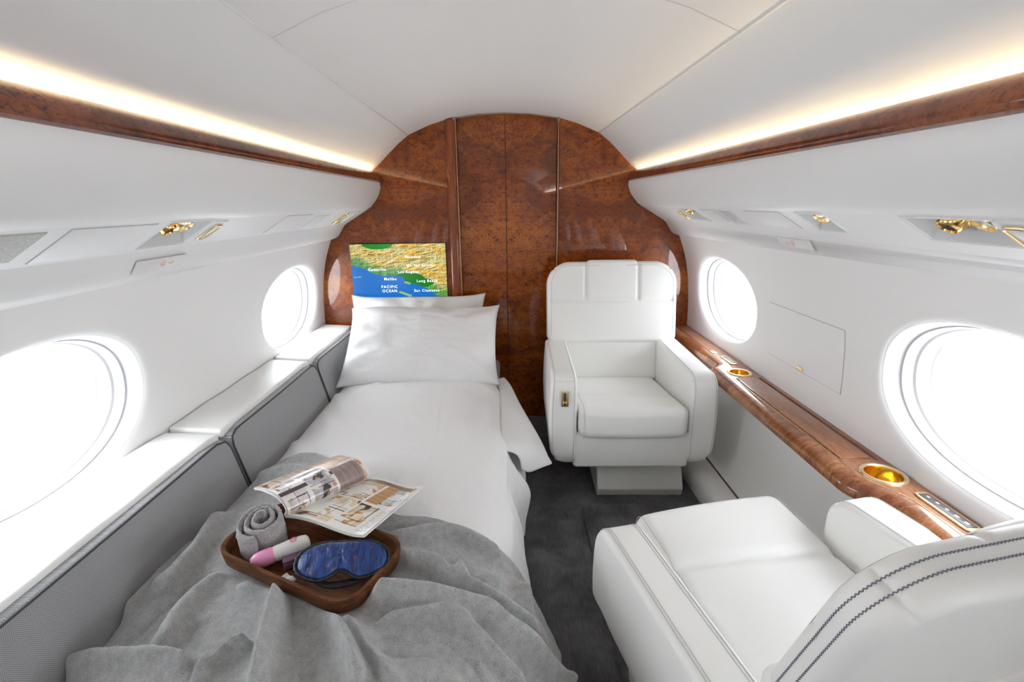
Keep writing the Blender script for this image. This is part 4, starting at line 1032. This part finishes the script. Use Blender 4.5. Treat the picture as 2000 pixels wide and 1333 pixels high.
# ---- magazine
def page_print(nu, nv, seed, layout):
    u, v = np.meshgrid(np.linspace(0, 1, nu), np.linspace(0, 1, nv), indexing='ij')
    c = np.ones((nu, nv, 3))*lin((238, 236, 232)); rs = np.random.RandomState(seed)
    for (u0, v0, u1, v1, colr, kind) in layout:
        k = (u > u0) & (u < u1) & (v > v0) & (v < v1)
        col = lin(colr)
        n1_ = fbm(u*14+seed, v*11, seed+int(u0*50), 4)[..., None]; tex = np.clip(1+.35*n1_, .4, 1.5)
        cc = col*tex
        if kind == 'room':
            a = fbm(u*8+seed, v*8, seed+3, 2); cc = np.where((a > .30)[..., None], lin((235, 232, 228)), cc); cc = np.where((a < -.38)[..., None], lin((70, 62, 60)), cc)
            b = fbm(u*16, v*16+seed, seed+9, 2); cc = np.where((b > .5)[..., None], lin((200, 150, 90)), cc)
            for q in range(7):
                p0 = np.array([u0+(u1-u0)*rs.rand(), v0+(v1-v0)*rs.rand()]); 
                if rs.rand() < .5: ln = np.abs(u-p0[0]) < .004
                else: ln = np.abs(v-p0[1]) < .004
                span = (np.abs(u-p0[0]) < .22) & (np.abs(v-p0[1]) < .16); cc = np.where((ln & span)[..., None], lin((40, 36, 34)), cc)
        if kind == 'wood': 
            st = fbm(u*4, v*40, seed+5, 3)[..., None]; cc = col*np.clip(1+.35*st, .5, 1.5)
        if kind == 'text':
            ln = (np.sin(v*2*PI*34) > .1) & (fbm(u*60, v*120, seed, 2) > -.35); cc = np.where(ln[..., None], lin((170, 170, 172)), lin((240, 239, 237)))
        if kind == 'flat': cc = col*np.ones_like(cc)
        c = np.where(k[..., None], cc, c)
    return c.reshape(-1, 3)
mg = empty('open_magazine', (-.60, 1.16, .575), label='open interior design magazine lying across the tray rim and blanket', cat='magazine')
def MGo(o, p=None):
    o.parent = p or mg
    if p is None: o.matrix_parent_inverse = Matrix.Translation(-Vector(mg.location))
    return o
SP0, SP1 = np.array([-.606, 1.142, .580]), np.array([-.452, 1.375, .548])
RN, RF_ = np.array([-.362, 1.032, .588]), np.array([-.262, 1.290, .552])
def rsurf(u_, v_, lift=0):   # right pages: u from the spine to the fore-edge, v from near to far
    a = SP0*(1-v_)+SP1*v_; b = RN*(1-v_)+RF_*v_; p = a*(1-u_)+b*u_
    h = .016*math.sin(PI*min(u_*1.15, 1))**1.0*(1-u_*.5)-.010*math.sin(PI*u_)*u_*1.2+.010*u_**3
    h += .010*(u_**6)*(v_)
    return p+np.array([0, 0, h+lift])
def sheet(name, f, nu, nv, m, th, parent, cols=None, flip=False):
    V = [f(i/(nu-1), j/(nv-1)) for i in range(nu) for j in range(nv)]; n1 = nu*nv
    o = mo(name, V, grid(nu, nv), m); MGo(o, parent)
    return o
def thick_sheet(name, f, nu, nv, m, th, parent):
    V = [f(i/(nu-1), j/(nv-1)) for i in range(nu) for j in range(nv)]; V = V+[p-np.array([0, 0, th]) for p in V]; n1 = nu*nv
    G = grid(nu, nv); F = G+[tuple(k+n1 for k in g[::-1]) for g in G]
    rim = [j for j in range(nv)]+[i*nv+nv-1 for i in range(1, nu)]+[(nu-1)*nv+j for j in range(nv-2, -1, -1)]+[i*nv for i in range(nu-2, 0, -1)]
    F += [(rim[k], rim[(k+1) % len(rim)], rim[(k+1) % len(rim)]+n1, rim[k]+n1) for k in range(len(rim))]
    o = mo(name, V, F, m, angle=40); MGo(o, parent); return o
rs_ = thick_sheet('right_page_block', rsurf, 75, 50, M['paper'], .006, None)
LR = [(.03, .04, .50, .50, (225, 205, 175), 'room'), (.06, .12, .28, .36, (236, 236, 230), 'flat'), (.03, .52, .48, .97, (215, 190, 165), 'room'), (.10, .60, .34, .82, (235, 232, 226), 'flat'),
      (.52, .52, .70, .97, (190, 150, 110), 'wood'), (.70, .55, .97, .97, (205, 205, 208), 'room'), (.74, .70, .95, .80, (235, 238, 240), 'flat'), (.52, .10, .80, .48, (230, 215, 190), 'room'), (.84, .06, .97, .46, (240, 240, 238), 'text'), (.05, .90, .95, .97, (150, 125, 110), 'wood')]
nu, nv = 150, 150
o = sheet('right_page', lambda a, b: rsurf(a*.99+.004, b*.99+.005, .0012), nu, nv, M['print'], 0, rs_); set_print(o, page_print(nu, nv, 5, LR))
# left pages arch over and fall towards the sofa back
LF = [(0, 0), (-.006, .010), (-.007, .022), (.004, .036), (.025, .046), (.055, .048), (.090, .043), (.130, .035), (.180, .018)]
LFs = smooth_path([(a, b) for a, b in LF], 60); _ld = np.r_[0, np.cumsum(np.hypot(*np.diff(LFs, axis=0).T))]; _ld /= _ld[-1]
spd = (SP1-SP0)/np.linalg.norm(SP1-SP0); lft = np.cross((0, 0, 1.), spd); lft /= np.linalg.norm(lft)
def lsurf(u_, v_, lift=0, k=1.0):
    a = np.interp(u_, _ld, LFs[:, 0]); h = np.interp(u_, _ld, LFs[:, 1]); p = SP0*(1-v_)+SP1*v_
    q = p+lft*(a+ .012*v_*0)*k+np.array([0, 0, h*(.85+.25*v_)]); q += spd*(.02*u_)
    if lift:
        du = 1e-3; a2 = np.interp(u_+du, _ld, LFs[:, 0]); h2 = np.interp(u_+du, _ld, LFs[:, 1]); t = np.array([a2-a, h2-h]); 
        if np.hypot(*t) == 0: t = np.array([LFs[-1, 0]-LFs[-2, 0], LFs[-1, 1]-LFs[-2, 1]])
        t /= np.hypot(*t); nn = np.array([-t[1], t[0]]); q = q+(lft*nn[0]+np.array([0, 0, nn[1]]))*lift
    return q
V = []
nu_, nv_ = 120, 40
for lf in (0, -.005):
    for i in range(nu_):
        for j in range(nv_): V.append(lsurf(i/(nu_-1), j/(nv_-1), lf if lf else 1e-6))
n1 = nu_*nv_; G = grid(nu_, nv_); F = G+[tuple(k+n1 for k in g[::-1]) for g in G]
rim = [j for j in range(nv_)]+[i*nv_+nv_-1 for i in range(1, nu_)]+[(nu_-1)*nv_+j for j in range(nv_-2, -1, -1)]+[i*nv_ for i in range(nu_-2, 0, -1)]
F += [(rim[k], rim[(k+1) % len(rim)], rim[(k+1) % len(rim)]+n1, rim[k]+n1) for k in range(len(rim))]
lb = mo('left_page_block', V, F, M['paper'], angle=40); MGo(lb)
LL = [(.02, .02, .98, .98, (214, 185, 158), 'room'), (.02, .50, .42, .94, (160, 140, 135), 'wood'), (.5, .55, .97, .97, (205, 175, 145), 'wood'), (.55, .2, .95, .5, (200, 180, 165), 'wood')]
o = sheet('left_page', lambda a, b: lsurf(a*.985+.008, b*.985+.008, .0014), 150, 120, M['print'], 0, lb); set_print(o, page_print(150, 120, 12, LL))
LI = [(.05, .05, .95, .42, (215, 205, 205), 'room'), (.40, .0, .50, 1, (70, 66, 66), 'flat'), (.05, .50, .95, .95, (190, 185, 190), 'room')]
def isurf(u_, v_): return lsurf(u_*.62+.02, v_*.60, .004+.006*math.sin(PI*u_))
o = sheet('loose_page', isurf, 90, 110, M['print'], 0, None); set_print(o, page_print(90, 110, 33, LI))
md = o.modifiers.new('s', 'SOLIDIFY'); md.thickness = .0006
bpy.context.view_layer.update()
